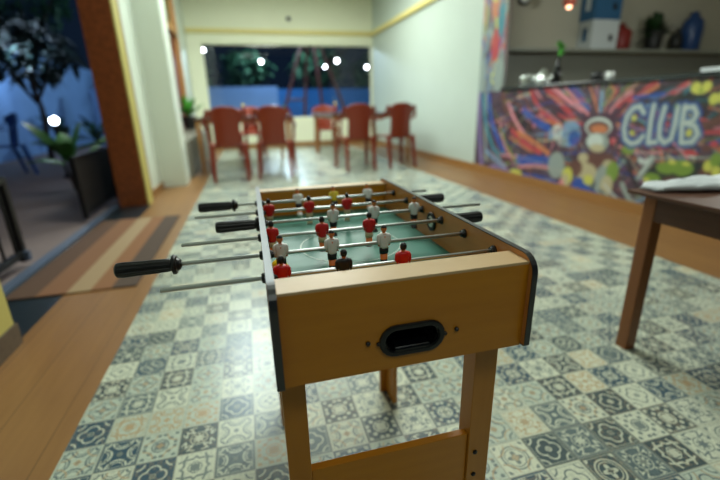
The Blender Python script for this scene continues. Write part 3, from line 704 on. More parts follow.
# ---- players
def player(name, shirt, shorts, thigh, sock, foot, facing, parent, loc, tilt=0.0, label=None):
    mats = [shirt, shorts, thigh, sock, foot, 'skin', 'hair_black']
    bm = bmesh.new()
    def loft(secs, n=12, ex=2.8):
        rings = []
        for (z, hx, hy, cx, cyy, mi) in secs:
            ring = []
            for k in range(n):
                t = 2*PI*k/n; c, s = math.cos(t), math.sin(t)
                ring.append(bm.verts.new((cx+hx*math.copysign(abs(c)**(2/ex), c), cyy+hy*math.copysign(abs(s)**(2/ex), s), z)))
            rings.append((ring, mi))
        for (a, ma), (b, mb) in zip(rings, rings[1:]):
            for k in range(n): bm.faces.new((a[k], a[(k+1) % n], b[(k+1) % n], b[k])).material_index = ma
        bm.faces.new(rings[0][0]).material_index = rings[0][1]; bm.faces.new(rings[-1][0]).material_index = rings[-1][1]
    F = -1 if facing == 'camera' else 1
    # body from the feet up: boots, socks, thighs, shorts, shirt
    loft([(-.0400, .0080, .0080, 0, F*.004, 4), (-.0365, .0082, .0072, 0, F*.003, 4), (-.0360, .0072, .0052, 0, 0, 3), (-.0300, .0076, .0054, 0, 0, 3), (-.0298, .0074, .0052, 0, 0, 2), (-.0165, .0080, .0056, 0, 0, 2)])
    loft([(-.0175, .0092, .0066, 0, 0, 1), (-.0045, .0096, .0070, 0, 0, 1)])
    loft([(-.0060, .0092, .0070, 0, 0, 0), (-.0020, .0092, .0072, 0, 0, 0), (.0080, .0102, .0078, 0, 0, 0), (.0165, .0118, .0078, 0, 0, 0), (.0215, .0112, .0068, 0, 0, 0), (.0240, .0066, .0050, 0, 0, 0)])
    for s in (-1, 1):     # arms held along the sides, bare forearms low
        loft([(-.0020, .0020, .0028, s*.0108, 0, 5), (.0010, .0024, .0034, s*.0112, 0, 5), (.0012, .0028, .0038, s*.0114, 0, 0), (.0100, .0038, .0044, s*.0118, 0, 0), (.0180, .0040, .0046, s*.0110, 0, 0), (.0220, .0028, .0034, s*.0096, 0, 0)], 10, 2.3)
    loft([(.0225, .0034, .0034, 0, 0, 5), (.0270, .0033, .0034, 0, 0, 5)], 10, 2)
    # neckline, a small v of skin on the front
    v = [bm.verts.new(q) for q in ((-.0036, F*.0056, .0236), (.0036, F*.0056, .0236), (0, F*.0086, .0150))]; bm.faces.new(v).material_index = 5
    sphere(bm, (0, 0, .0325), .0062, 5, 14, 10, (1.0, 1.0, 1.2))
    for f in [f for f in bm.faces if f.material_index == 5]:
        c = f.calc_center_median()
        if c.z > .0262 and (c.z > .0350 or F*c.y < -.0008) and c.z > .0275: f.material_index = 6
    sphere(bm, (0, F*.0060, .0318), .0012, 5, 8, 6, (.8, 1, 1.3))
    for s in (-1, 1):
        sphere(bm, (s*.0022, F*.0056, .0338), .0007, 6, 6, 5)
        sphere(bm, (s*.0056, 0, .0322), .0012, 5, 6, 5, (.6, 1, 1.4))
    sphere(bm, (0, F*.0058, .0290), .0011, 6 if False else 5, 6, 5, (1.5, .5, .4))
    o = link(name, bm, mats, parent, smooth=True, loc=loc); o.rotation_euler = (tilt, 0, 0); o.scale = (.86, .86, .90)
    if label: o['label'] = label
    return o
WHITE = ('shirt_white', 'shorts_black', 'skin_orange', 'shorts_black', 'shorts_black')
REDK = ('shirt_red', 'shorts_cream', 'skin_orange', 'shorts_red', 'shorts_red')
REDF = ('shirt_red', 'shorts_cream', 'shorts_cream', 'shorts_cream', 'white_plastic')
BLACK = ('shirt_black', 'shorts_black', 'skin_orange', 'shorts_black', 'shorts_black')
YELL = ('shirt_yellow', 'shorts_black', 'skin_orange', 'shorts_black', 'shorts_black')
WHITEF = ('shirt_white', 'shorts_black', 'skin_orange', 'shirt_white', 'white_plastic')
ROWS = [
 (.546, -.136, .376, None, [(.0255, REDK, 'away', 'player in red shirt'), (.116, BLACK, 'away', 'goalkeeper in black shirt'), (.209, REDK, 'away', 'player in red shirt')], .05),
 (.643, -.216, .376, 'L', [(.031, WHITE, 'camera', 'player in white shirt'), (.117, WHITE, 'camera', 'player in white shirt'), (.210, WHITE, 'camera', 'player in white shirt')], .0),
 (.740, -.136, .459, 'R', [(.022, REDK, 'away', 'player in red shirt'), (.117, REDK, 'away', 'player in red shirt'), (.211, REDK, 'away', 'player in red shirt')], .06),
 (.8375, -.085, .514, 'L', [(.158, WHITE, 'camera', 'player in white shirt'), (.251, WHITE, 'camera', 'player in white shirt'), (.346, WHITE, 'camera', 'player in white shirt')], .0),
 (.935, -.135, .466, 'R', [(.027, REDF, 'away', 'player in red shirt'), (.120, REDF, 'away', 'player in red shirt'), (.212, REDF, 'away', 'player in red shirt')], .05),
 (1.0325, -.138, .461, 'L', [(.106, WHITEF, 'camera', 'player in white shirt'), (.200, YELL, 'camera', 'goalkeeper in yellow shirt'), (.293, WHITEF, 'camera', 'player in white shirt')], -.45),
]
for (Y, xl, xr, hs, pl, tilt) in ROWS:
    bm = bmesh.new(); lathe(bm, [(xl, .0024), (xl+.001, .0034), (xr-.001, .0034), (xr, .0024)], 'x', (0, Y, RODZ), 14)
    rod = link('rod', bm, 'chrome', ft, smooth=True); rod['label'] = 'chromed steel rod'
    for xa, d in ((FX0, 1), (FX1, -1)):
        bm = bmesh.new(); lathe(bm, [(xa, .0085), (xa+d*.003, .0082), (xa+d*.004, .0065), (xa+d*.008, .006), (xa+d*.008, .0038)], 'x', (0, Y, RODZ), 16); link('bushing', bm, 'black_plastic', rod)
        xo = .0025 if d == 1 else .3748
        bm = bmesh.new(); lathe(bm, [(xo, .008), (xo-d*.004, .0075), (xo-d*.006, .006), (xo-d*.006, .0038)], 'x', (0, Y, RODZ), 16); link('bushing', bm, 'black_plastic', rod)
    if hs:
        d = 1 if hs == 'L' else -1; x0 = xl if hs == 'L' else xr; L = .090
        prof = [(0, .004), (.0005, .0085), (.003, .0112), (.012, .0122), (.030, .0114), (.055, .0112), (.072, .0106), (.079, .0098), (.081, .0150), (.0845, .0155), (.087, .014), (.088, .0105), (.092, .0085), (.094, .005)]
        bm = bmesh.new(); lathe(bm, [(x0+d*t, r) for t, r in prof], 'x', (0, Y, RODZ), 60, 0, 10, .10, tuple(sorted((x0+d*.008, x0+d*.074)))); h = link('handle', bm, 'black_plastic', rod); h['label'] = 'ribbed black grip handle'
    for (x, kit, face, lab) in pl:
        player('player_figure', *kit, face, rod, (x, Y, RODZ-.0045), tilt, lab)
bm = bmesh.new(); sphere(bm, (.0285, .683, FIELD+.0160), .0155, 0, 24, 16)
tag(link('football', bm, 'ball_yellow', smooth=True), 'small yellow ball in the left corner of the green foosball pitch', 'ball')

# ================================================================ RIGHT SIDE TABLE
TZ = .600
wt = thing('wooden_table', 'dark wooden table at the right edge with a white cloth on top', 'table', (0, 0, 0))
link('tabletop', B(1.225, 2.0, -.1, 1.085, TZ-.012, TZ), 'dark_wood', wt, bevel=.002)
bm = bmesh.new(); bx(bm, 1.278, 1.296, .0, 1.013, TZ-.10, TZ-.012); bx(bm, 1.320, 1.878, 1.03, 1.05, TZ-.10, TZ-.012)
link('apron', bm, 'dark_wood', wt)
link('leg', taper_leg((1.298, 1.035, 0), (1.298, 1.035, TZ-.012), (.022, .022), (.022, .022)), 'leg_wood', wt, bevel=.002)
link('leg', taper_leg((1.90, 1.035, 0), (1.90, 1.03, TZ-.012), (.022, .022), (.022, .022)), 'leg_wood', wt, bevel=.002)
link('leg', taper_leg((1.35, -.03, 0), (1.345, -.03, TZ-.012), (.022, .022), (.022, .022)), 'leg_wood', wt, bevel=.002)
link('leg', taper_leg((1.90, -.03, 0), (1.90, -.03, TZ-.012), (.022, .022), (.022, .022)), 'leg_wood', wt, bevel=.002)
# crumpled white cloth
bm = bmesh.new(); nx, ny = 44, 30; rr = random.Random(3); gv = {}
for j in range(ny+1):
    for i in range(nx+1):
        x = 1.262+.70*i/nx+.010*math.sin(j*1.3)*(i == 0); y = .975+.030*math.sin(i*.21+2.2)*(1-j/ny)+(1.070-.975)*j/ny+.004*math.sin(i*1.1)*(1 if j in (0, ny) else 0)
        h = .004+.008*abs(math.sin(x*31+math.sin(y*37)*2))+.009*abs(math.sin(y*63+x*19))+.010*min(1, i/20)+rr.uniform(0, .002)
        if j == 0 or i == 0: h *= .35
        gv[i, j] = bm.verts.new((x, y, TZ+.002+h))
for j in range(ny):
    for i in range(nx): bm.faces.new((gv[i, j], gv[i+1, j], gv[i+1, j+1], gv[i, j+1]))
o = link('tablecloth', bm, 'paper_white', smooth=True); s = o.modifiers.new('solid', 'SOLIDIFY'); s.thickness = .002
tag(o, 'crumpled white cloth lying on the dark wooden table at the right edge', 'cloth')

# ================================================================ DOORWAY: rug, gate
bm = bmesh.new(); xs = [-1.27, -1.13, -.99, -.88, -.78, -.66]
for k, (a, b) in enumerate(zip(xs, xs[1:])): bx(bm, a, b, 2.22, 3.76, .0005, .008, k)
tag(link('doormat', bm, ['rug_brown', 'rug_mid', 'rug_tan', 'rug_orange', 'rug_dark']), 'long striped brown and tan mat lying across the open doorway', 'mat')
struct(link('trim_6', B(-1.36, -1.3, 1.6, 4.4, -.1, .012), 'rail_metal'))
def gate(y0, y1, label):
    t = thing('low_gate', label, 'gate', (-1.42, (y0+y1)/2, 0), 0, 'low black gate leaves')
    a, b = (y0-y1)/2, (y1-y0)/2
    bm = bmesh.new()
    bx(bm, -.018, .018, a, a+.04, .02, .54); bx(bm, -.018, .018, b-.04, b, .02, .54); bx(bm, -.018, .018, a+.04, b-.04, .50, .54); bx(bm, -.018, .018, a+.04, b-.04, .05, .09)
    link('gate_frame', bm, 'dark_metal', t, bevel=.003); return t, a, b
t, a, b = gate(3.84, 4.75, 'low black solid-panelled gate leaf beside the brown stone door jamb')
link('panel', B(-.008, .008, a+.04, b-.04, .09, .50), 'dark_panel', t)
t, a, b = gate(1.9, 2.82, 'low black barred gate leaf at the left edge of the photo')
for k in range(7):
    y = a+.08+k*(b-a-.16)/6; bm = bmesh.new(); tube(bm, [(0, y, .09), (0, y, .50)], .009); link('bar', bm, 'dark_metal', t)
link('bolt', B(.018, .045, b-.05, b-.02, .03, .09), 'rail_metal', t)

# ================================================================ OUTSIDE, LEFT
struct(link('ground', B(-14, -1.36, -4, 22, -.14, -.02), 'paving'))
struct(link('ground_back', B(-1.36, 14, YB+.2, 22, -.14, -.02), 'paving'))
struct(link('wall_garden', B(-4.9, -4.7, 2, 21, -.02, 2.15), 'blue_wall'))
bm = bmesh.new(); lathe(bm, [(0, .05), (.03, .05), (.04, .02), (.60, .02)], 'z', (0, 0, 0), 12)
gl = thing('garden_lamp', 'glowing white globe lamp among the garden plants outside the doorway', 'garden lamp', (-2.62, 6.82, -.02))
link('post', bm, 'dark_metal', gl, smooth=True)
bm = bmesh.new(); sphere(bm, (0, 0, .80), .05); link('globe', bm, 'garden_globe', gl, smooth=True)
bm = bmesh.new(); lathe(bm, [(.59, .03), (.74, .04), (.755, .03)], 'z', (0, 0, 0), 12); link('collar', bm, 'dark_metal', gl)
def leaf_blade(bm, base, direction, length, width, droop, n=7, mi=0):
    """one curved leaf with a folded midrib"""
    b = Vector(base); d = Vector(direction).normalized(); side = d.cross(Vector((0, 0, 1))).normalized(); prev = None
    for k in range(n+1):
        t = k/n; p = b+d*length*t+Vector((0, 0, -droop*t*t)); w = width*math.sin(PI*min(1, .08+t*.92))**.8
        row = [bm.verts.new(p-side*w+Vector((0, 0, w*.3))), bm.verts.new(p), bm.verts.new(p+side*w+Vector((0, 0, w*.3)))]
        if prev:
            for i in range(2): bm.faces.new((prev[i], prev[i+1], row[i+1], row[i])).material_index = mi
        prev = row
def broadleaf(loc, h, n, L, w, label, mat='leaf', group=None, seed=1):
    t = thing('broadleaf_plant', label, 'plant', loc, 0, group); r = random.Random(seed)
    bm = bmesh.new(); bs = bmesh.new()
    for k in range(n):
        a = r.uniform(0, 2*PI); e = r.uniform(.5, 1.35); z = h*r.uniform(.35, .75); q = Vector((math.cos(a)*math.cos(e), math.sin(a)*math.cos(e), math.sin(e)))
        tip = Vector((q.x*.12, q.y*.12, z)); tube(bs, [(0, 0, 0), (tip.x*.3, tip.y*.3, z*.6), tip], .007, 6)
        leaf_blade(bm, tip, q, L*r.uniform(.7, 1.1), w*r.uniform(.7, 1.1), L*.35)
    link('stem', bs, 'bark', t); link('foliage', bm, mat, t, smooth=True); return t
t = thing('broadleaf_plant', 'plant with large paddle-shaped leaves behind the black gate, beside the glowing lamp', 'plant', (-2.1, 5.6, -.02))
bm = bmesh.new(); bs = bmesh.new()
for (bx_, by_, bz_), dr, L_, w_, dp in (((0, 0, .35), (-.75, .2, 1.0), .72, .10, .10), ((.05, 0, .4), (.25, .2, 1.0), .55, .09, .12), ((0, .05, .4), (-.5, -.3, .6), .5, .11, .18), ((.05, .05, .45), (.9, .1, .45), .5, .11, .15),
        ((0, 0, .4), (.1, -.6, .7), .45, .10, .16), ((-.1, .1, .3), (-1, .1, .35), .45, .10, .12), ((.1, .2, .3), (.6, .5, .9), .6, .10, .12), ((-.05, .2, .3), (-.3, .6, .9), .6, .10, .12), ((.2, 0, .3), (.8, -.4, .6), .4, .09, .14)):
    tube(bs, [(0, 0, 0), (bx_*.5, by_*.5, bz_*.6), (bx_, by_, bz_)], .012, 6); leaf_blade(bm, (bx_, by_, bz_), dr, L_, w_, dp, 10)
link('stem', bs, 'bark', t); link('foliage', bm, 'leaf', t, smooth=True)
broadleaf((-3.4, 10.9, -.02), .7, 14, .6, .10, 'low dark plant just behind the glowing globe lamp', 'leaf_dark', None, 5)
broadleaf((-4.3, 11.4, -.02), .8, 16, .6, .10, 'dark plant behind the blue plastic chair outside', 'leaf_dark', None, 6)
def tree(loc, h, rad, label, n=420, seed=1, trunk=.08, mat='leaf_dark', leaf=.2):
    t = thing('tree', label, 'tree', loc); r = random.Random(seed)
    bm = bmesh.new(); tube(bm, [(0, 0, 0), (.05, 0, h*.5), (-.03, .04, h*.8)], [trunk, trunk*.8, trunk*.5], 10)
    for k in range(6):
        a = k*1.05; tube(bm, [(0, 0, h*.55), (math.cos(a)*rad*.4, math.sin(a)*rad*.4, h*.8), (math.cos(a)*rad*.7, math.sin(a)*rad*.7, h)], [trunk*.45, trunk*.3, trunk*.12], 6)
    link('trunk', bm, 'bark', t, smooth=True)
    bm = bmesh.new()
    for k in range(n):
        v = Vector((r.gauss(0, 1), r.gauss(0, 1), r.gauss(0, 1))).normalized()*r.uniform(.35, 1)**.5
        c = Vector((v.x*rad, v.y*rad, h+v.z*rad*.75)); q = Vector((r.uniform(-1, 1), r.uniform(-1, 1), r.uniform(-.6, .4)))
        leaf_blade(bm, c, q, leaf*r.uniform(.7, 1.4), leaf*.22, leaf*.3, 3)
    link('foliage', bm, mat, t); return t
tree((-3.65, 9.0, -.02), 1.95, .75, 'dark bushy tree standing in the garden in front of the blue wall', 380, 31, .05, 'leaf_night', .26)
tree((-5.9, 8.4, -.02), 3.3, 1.0, 'dark tree behind the blue garden wall at the left edge of the doorway', 520, 9, leaf=.3)
tree((-6.2, 12.0, -.02), 3.9, 1.4, 'dark tree rising above the middle of the blue garden wall', 600, 2, leaf=.32)
tree((-6.6, 16.5, -.02), 4.6, 1.7, 'dark tree rising behind the far end of the blue garden wall', 600, 4, leaf=.35)

# ================================================================ PLASTIC ARMCHAIRS
def grid_panel(fn, nu, nv, thick):
    bm = bmesh.new(); V = [[bm.verts.new(fn(i/nu, j/nv)) for i in range(nu+1)] for j in range(nv+1)]
    return bm, V
def make_armchair(label, mat, group):
    t = thing('plastic_armchair', label, 'chair', (0, 0, 0), 0, group)
    # back: a bowed panel with slots, faces +y, its rear at y=-.24
    bm = bmesh.new(); nu, nv = 17, 16
    def bp(u, v):
        k = max(0.0, min(1.0, (v-.55)/.35)); k = k*k*(3-2*k)
        w = .15+.07*k-.07*max(0, v-.9)/.1*.6; q = 2*(u-.5)
        return (q*w, -.19-.07*v+.06*(q*w/.22)**2, .40+.475*v-.05*q**4*(v > .93)-.02*q*q*(v > .99))
    V = [[bm.verts.new(bp(i/nu, j/nv)) for i in range(nu+1)] for j in range(nv+1)]
    for j in range(nv):
        for i in range(nu):
            bm.faces.new((V[j][i], V[j][i+1], V[j+1][i+1], V[j+1][i]))
    o = link('backrest', bm, mat, t, smooth=True); s = o.modifiers.new('solid', 'SOLIDIFY'); s.thickness = .014; s.offset = 0
    # seat
    bm = bmesh.new()
    def sp(u, v): return ((u-.5)*2*(.20+.03*v), -.20+.44*v, .43-.02*math.sin(PI*v)*(1-(2*u-1)**2)-.03*max(0, v-.88)/.12)
    V = [[bm.verts.new(sp(i/10, j/10)) for i in range(11)] for j in range(11)]
    for j in range(10):
        for i in range(10): bm.faces.new((V[j][i], V[j][i+1], V[j+1][i+1], V[j+1][i]))
    o = link('seat', bm, mat, t, smooth=True); s = o.modifiers.new('solid', 'SOLIDIFY'); s.thickness = .016; s.offset = 0
    for sx in (-1, 1):
        bm = bmesh.new(); P = [(sx*.200, -.222, .835), (sx*.222, -.205, .765), (sx*.240, -.165, .69), (sx*.25, -.05, .655), (sx*.252, .10, .655), (sx*.25, .19, .64), (sx*.24, .225, .58), (sx*.228, .23, .43)]
        prev = None
        for k, p in enumerate(P):
            w = .026 if 1 < k < 6 else .018
            row = [bm.verts.new((p[0]+dx*w, p[1], p[2]+dz*.009)) for dx, dz in ((-1, -1), (1, -1), (1, 1), (-1, 1))] if k < 6 else [bm.verts.new((p[0]+dx*w, p[1]+dz*.009, p[2])) for dx, dz in ((-1, -1), (1, -1), (1, 1), (-1, 1))]
            if prev:
                for q in range(4): bm.faces.new((prev[q], prev[(q+1) % 4], row[(q+1) % 4], row[q]))
            else: bm.faces.new(row)
            prev = row
        bm.faces.new(prev[::-1]); link('armrest', bm, mat, t, bevel=.005)
        link('leg', taper_leg((sx*.235, .235, 0), (sx*.215, .20, .43), (.018, .018), (.03, .026)), mat, t, bevel=.006)
        link('leg', taper_leg((sx*.195, -.285, 0), (sx*.185, -.20, .44), (.018, .018), (.03, .026)), mat, t, bevel=.006)
    t.scale = (1.05, 1.05, 1.05); return t
DG = 'red-brown plastic dining armchairs'
c0 = make_armchair('red-brown plastic armchair with its back to the foosball table, leftmost at the left dining table', 'chair_red', DG)
c0.location = (-.27, 5.66, 0); c0.rotation_euler = (0, 0, .04)
dup(c0, (.335, 5.76, 0), -.14, 'red-brown plastic armchair at the right-hand end of the left dining table, back to the camera')
dup(c0, (1.50, 5.92, 0), .03, 'red-brown plastic armchair at the near end of the right dining table, left one of two')
dup(c0, (2.13, 6.0, 0), .12, 'red-brown plastic armchair nearest the pale right wall')
dup(c0, (.05, 8.25, 0), PI, 'red-brown plastic armchair on the far side of the left dining table, facing the camera')
dup(c0, (1.62, 8.85, 0), PI+.05, 'red-brown plastic armchair on the far side of the right dining table, facing the camera')
blue = make_armchair('blue plastic armchair standing on the paving outside at the left edge', 'chair_blue', 'blue garden chairs'); blue.location = (-3.6, 7.35, -.02); blue.rotation_euler = (0, 0, 2.3)
del blue['group']

def dining_table(x0, x1, y0, y1, label, h=.77):
    t = thing('dining_table', label, 'table', ((x0+x1)/2, (y0+y1)/2, 0), 0, 'dining tables by the window'); a, b = (x1-x0)/2, (y1-y0)/2
    link('tabletop', B(-a, a, -b, b, h-.03, h), 'table_dark', t, bevel=.004)
    bm = bmesh.new(); bx(bm, -a+.05, a-.05, -b+.05, -b+.07, h-.075, h-.03); bx(bm, -a+.05, a-.05, b-.07, b-.05, h-.075, h-.03); bx(bm, -a+.05, -a+.07, -b+.07, b-.07, h-.075, h-.03); bx(bm, a-.07, a-.05, -b+.07, b-.07, h-.075, h-.03)
    link('apron', bm, 'tan_wood', t)
    for sx in (-1, 1):
        for sy in (-1, 1): link('leg', taper_leg((sx*(a-.06), sy*(b-.06), 0), (sx*(a-.06), sy*(b-.06), h-.03), (.024, .024), (.03, .03)), 'tan_wood', t)
dining_table(-.72, .62, 6.06, 7.75, 'dark-topped dining table on the left, with tan wooden legs, below the window')
dining_table(1.24, 2.56, 6.32, 8.35, 'dark-topped dining table on the right, with tan wooden legs, beside the pale wall')
def point_bottle(loc, label):  # bottle added to give a bright yellow point on a table
    t = thing('added_bottle', label, 'bottle', loc, 0, 'added bottles for bright points on the dining tables')
    bm = bmesh.new(); lathe(bm, [(0, .03), (.005, .033), (.10, .033), (.13, .016), (.14, .014)], 'z', (0, 0, 0), 16); link('bottle_body', bm, 'bag_red', t, smooth=True)
    bm = bmesh.new(); lathe(bm, [(.14, .018), (.165, .018), (.19, .006)], 'z', (0, 0, 0), 14); link('cap', bm, 'shirt_yellow', t, smooth=True)
point_bottle((-.05, 7.05, .77), 'added yellow-capped bottle for a bright yellow point on the left dining table')
point_bottle((1.50, 7.3, .77), 'added yellow-capped bottle for a bright yellow point on the right dining table')
# pot plant on the stone ledge by the door
bm = bmesh.new(); lathe(bm, [(0, .085), (.02, .09), (.20, .12), (.215, .125), (.22, .115), (.18, .11)], 'z', (0, 0, 0), 20)
pp = thing('potted_plant', 'green plant in a black pot on the stone ledge beside the wooden door', 'potted plant', (-.985, 7.9, .56)); link('pot_stand', B(-.08, .08, -.08, .08, -.06, .0), 'planter_stone', pp); link('pot', bm, 'black_plastic', pp, smooth=True)
bm = bmesh.new(); r = random.Random(4)
for k in range(34):
    a = r.uniform(0, 2*PI); e = r.uniform(.6, 1.5); leaf_blade(bm, (0, 0, .2), (math.cos(a)*math.cos(e), math.sin(a)*math.cos(e), math.sin(e)), r.uniform(.25, .48), .04, .08)
link('foliage', bm, 'leaf', pp, smooth=True)

# ================================================================ BEHIND THE WINDOW
struct(link('wall_yard', (lambda b: (bx(b, -4, .95, 13.0, 13.2, -.02, 1.48, 0), bx(b, .95, 6, 13.0, 13.2, -.02, 1.40, 1), b)[2])(bmesh.new()), ['blue_wall', 'blue_wall_deep']))
sw = thing('swing_frame', 'rust-red steel a-frame standing in the dark yard behind the window', 'frame', (0, 12.3, -.02))
for (x0, x1, y) in ((.75, 1.72, -.1), (1.55, 1.80, -.1), (2.25, 2.0, .1), (3.15, 2.1, .1)):
    bm = bmesh.new(); tube(bm, [(x0, y, 0), (x1, y, 2.75)], .045, 8); link('leg', bm, 'rust_steel', sw)
bm = bmesh.new(); tube(bm, [(1.6, -.1, 2.72), (2.2, .1, 2.72)], .045, 8); link('top_bar', bm, 'rust_steel', sw)
bm = bmesh.new(); tube(bm, [(1.14, -.1, 1.1), (1.65, -.1, 1.1)], .03, 8); link('cross_bar', bm, 'rust_steel', sw)
for i, (x, y, h, rd, lab) in enumerate(((-2.0, 15.4, 1.9, .95, 'dark tree behind the left end of the blue yard wall, seen through the window'), (.1, 15.6, 2.2, .85, 'dark tree behind the middle of the blue yard wall, left of the rust-red frame'),
                      (2.6, 15.6, 2.3, .9, 'dark tree behind the rust-red frame, seen through the window'), (4.9, 15.4, 2.1, 1.0, 'dark tree behind the right end of the blue yard wall, seen through the window'))):
    tree((x, y, -.02), h, rd, lab, 420, 20+i, leaf=.3)
yp = broadleaf((.98, 12.74, -.02), 1.15, 16, .26, .06, 'pale green plant standing against the blue yard wall behind the window', 'leaf_bright', None, 12)
t = thing('string_lights', 'string of five glowing white bulbs hanging in the dark yard outside the back window', 'string lights', (0, 12.0, -.02))
bm = bmesh.new(); tube(bm, [(-2.4, 0, 3.02), (1, 0, 2.97), (4.8, 0, 3.02)], .012, 6); link('cable', bm, 'black_plastic', t)
for x in (-2.4, 4.8):
    bm = bmesh.new(); tube(bm, [(x, 0, 0), (x, 0, 3.1)], .035, 10); link('post', bm, 'dark_metal', t)
for x, z, rad in ((-.92, 2.34, .038), (.504, 2.069, .038), (2.223, 1.949, .028), (2.569, 2.103, .042), (3.42, 1.944, .036)):
    bm = bmesh.new(); sphere(bm, (x, 0, z), rad, 0, 14, 10, (1, 1, 1.1)); b = link('bulb', bm, 'lamp_white', t, smooth=True)
    bm = bmesh.new(); lathe(bm, [(.045, .025), (.09, .022), (.10, .008)], 'z', (x, 0, z), 12); link('socket', bm, 'black_plastic', b)
    bm = bmesh.new(); tube(bm, [(x, 0, z+.10), (x, 0, 2.99)], .005, 6); link('wire', bm, 'black_plastic', b)

# ================================================================ ON AND BEHIND THE BAR
struct(link('trim_7', B(3.16, 7.6, 4.86, 5.2, 1.50, 1.535), 'bar_wall_grey', bevel=.004))
SH = 1.535
def boxy(name, label, cat, x0, x1, y0, y1, z0, z1, mat, lid=None):
    t = thing(name, label, cat, ((x0+x1)/2, (y0+y1)/2, z0)); a, b, h = (x1-x0)/2, (y1-y0)/2, z1-z0
    link('box_body', B(-a, a, -b, b, 0, h), mat, t, bevel=.004); link('tape', B(-.03, .03, -b-.001, b+.001, h-.08, h+.001), lid or mat, t); link('side_print', B(a*.3, a*.6, -b-.0012, -b, h*.3, h*.5), 'bag_black', t); link('side_print', B(-a-.0012, -a, -b*.3, b*.3, h*.3, h*.75), 'carton_blue' if mat == 'carton_white' else 'carton_white', t); return t
boxy('carton', 'white cardboard carton on the bar shelf with a blue carton on it', 'box', 4.50, 4.92, 4.93, 5.19, SH, SH+.36, 'carton_white', 'carton_white')
boxy('carton', 'blue cardboard carton stacked on top of the white one on the bar shelf', 'box', 4.50, 4.92, 4.93, 5.19, SH+.361, SH+.75, 'carton_blue', 'carton_white')
bm = bmesh.new(); lathe(bm, [(0, .12), (.02, .135), (.22, .14), (.27, .10), (.30, .05), (.34, .05)], 'z', (0, 0, 0), 20)
tag(link('red_sack', bm, 'bag_red', smooth=True, loc=(5.08, 5.05, SH)), 'dark red sack on the bar shelf beside the white and blue cartons', 'sack')
t = thing('potted_plant', 'bushy dark green plant in a black pot on the bar shelf', 'potted plant', (5.60, 4.99, SH))
bm = bmesh.new(); lathe(bm, [(0, .09), (.02, .10), (.24, .12), (.25, .11), (.2, .10)], 'z', (0, 0, 0), 20); link('pot', bm, 'bag_black', t, smooth=True)
bm = bmesh.new(); r = random.Random(6)
for k in range(70):
    a = r.uniform(0, 2*PI); e = r.uniform(-.1, 1.4); leaf_blade(bm, (0, 0, .24), (math.cos(a)*math.cos(e), math.sin(a)*math.cos(e)*.12, math.sin(e)), r.uniform(.16, .30), .045, .03)
link('foliage', bm, 'bag_green', t, smooth=True)
bm = bmesh.new(); lathe(bm, [(0, .11), (.03, .13), (.30, .135), (.40, .12), (.46, .06), (.52, .05)], 'z', (0, 0, 0), 24)
tag(link('water_jug', bm, 'bag_blue', smooth=True, loc=(6.34, 5.05, SH)), 'big blue plastic jug on the bar shelf at the right edge', 'jug')
bm = bmesh.new(); lathe(bm, [(0, .07), (.12, .08), (.2, .06), (.26, .025), (.30, .025)], 'z', (0, 0, 0), 18)
tag(link('black_bottle', bm, 'bag_black', smooth=True, loc=(6.05, 5.02, SH)), 'squat black bottle in front of the big blue jug on the bar shelf', 'bottle')
CT = TOPZ+.035
def bowl(loc, label, mat, r, h):
    bm = bmesh.new(); lathe(bm, [(0, r*.55), (.006, r*.6), (h*.6, r*.95), (h, r), (h, r*.94), (h*.6, r*.88), (.012, r*.5)], 'z', (0, 0, 0), 24)
    tag(link('bowl', bm, mat, smooth=True, loc=loc), label, 'bowl')
bm = bmesh.new(); lathe(bm, [(0, .10), (.005, .105), (.10, .105), (.115, .10), (.12, .02), (.14, .02), (.142, .005)], 'z', (0, 0, 0), 24)
tag(link('steel_canister', bm, 'steel', smooth=True, loc=(3.12, 4.26, CT)), 'low round steel container at the left end of the bar counter', 'container')
bowl((3.34, 4.14, CT), 'shiny steel bowl beside the low steel container on the bar counter', 'steel', .11, .11)
bm = bmesh.new(); lathe(bm, [(0, .07), (.01, .075), (.05, .075), (.16, .03), (.17, .012)], 'z', (0, 0, 0), 20)
tag(link('steel_jug', bm, 'steel', smooth=True, loc=(3.13, 4.03, CT)), 'small bright steel jug between the bowl and the black bottle on the counter', 'jug')
t = thing('bottle_vase', 'black bottle with a green sprig on the bar counter', 'vase', (3.14, 3.84, CT))
bm = bmesh.new(); lathe(bm, [(0, .035), (.005, .04), (.13, .042), (.19, .018), (.26, .014), (.262, .010)], 'z', (0, 0, 0), 18); link('bottle_body', bm, 'black_gloss', t, smooth=True)
bm = bmesh.new(); r = random.Random(2)
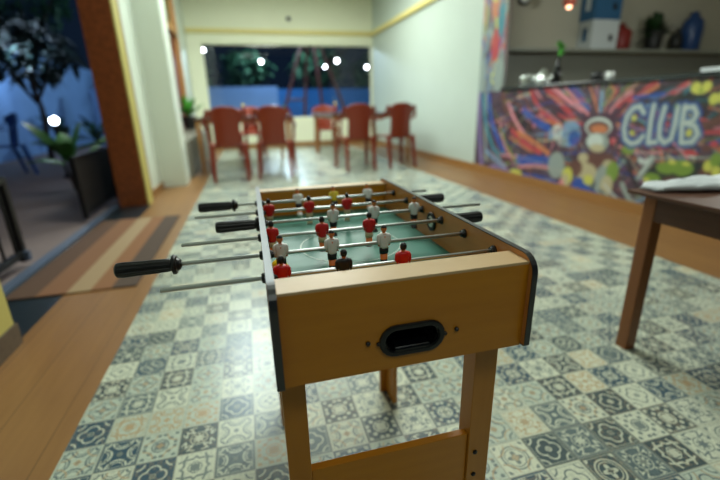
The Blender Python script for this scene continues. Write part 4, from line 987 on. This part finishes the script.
for k in range(9):
    a = r.uniform(0, 2*PI); leaf_blade(bm, (0, 0, .26+k*.012), (math.cos(a), math.sin(a), 1.0), .11, .022, .03)
link('sprig', bm, 'leaf_bright', t, smooth=True)
bm = bmesh.new(); lathe(bm, [(0, .05), (.005, .055), (.06, .055), (.08, .04), (.085, .015)], 'z', (0, 0, 0), 20)
tag(link('black_jar', bm, 'black_plastic', smooth=True, loc=(3.10, 3.26, CT)), 'small black lidded jar on the bar counter above the painted cup', 'jar')
bm = bmesh.new(); lathe(bm, [(0, .025), (.004, .03), (.07, .034), (.07, .030), (.01, .024)], 'z', (0, 0, 0), 16)
tag(link('white_cup', bm, 'white_plastic', smooth=True, loc=(3.12, 3.14, CT)), 'small white cup next to the black jar on the bar counter', 'cup')
bm = bmesh.new(); bx(bm, -.11, .11, -.08, .08, 0, .03)
tag(link('paper_stack', bm, 'paper_white', loc=(3.17, 2.24, CT), bevel=.003), 'small stack of white paper at the right end of the bar counter', 'paper')
t = thing('pendant_lamp', 'small glowing copper-pink pendant lamp hanging over the bar', 'pendant lamp', (3.9, 4.7, 1.98))
bm = bmesh.new(); lathe(bm, [(0, .05), (.02, .075), (.09, .07), (.13, .03), (.14, .02)], 'z', (0, 0, 0), 18); link('shade', bm, 'copper_glass', t, smooth=True)
bm = bmesh.new(); sphere(bm, (0, 0, -.005), .03); link('bulb', bm, 'lamp_warm', t, smooth=True)
bm = bmesh.new(); tube(bm, [(0, 0, .14), (0, 0, ZC-1.98)], .005, 6); link('cord', bm, 'black_plastic', t)
bm = bmesh.new(); lathe(bm, [(0, .09), (.015, .10), (.03, .09)], 'y', (0, 0, 0), 24)
o = link('round_disc', bm, 'bag_black', smooth=True, loc=(3.6, 5.165, 2.17)); tag(o, 'round dark-rimmed disc on the bar wall near the painted pillar', 'wall disc')  # plain disc added for the round lamp above the bar
bm = bmesh.new(); lathe(bm, [(-.004, .068), (.0, .07)], 'y', (0, 0, 0), 24); link('face', bm, 'white_plastic', o)
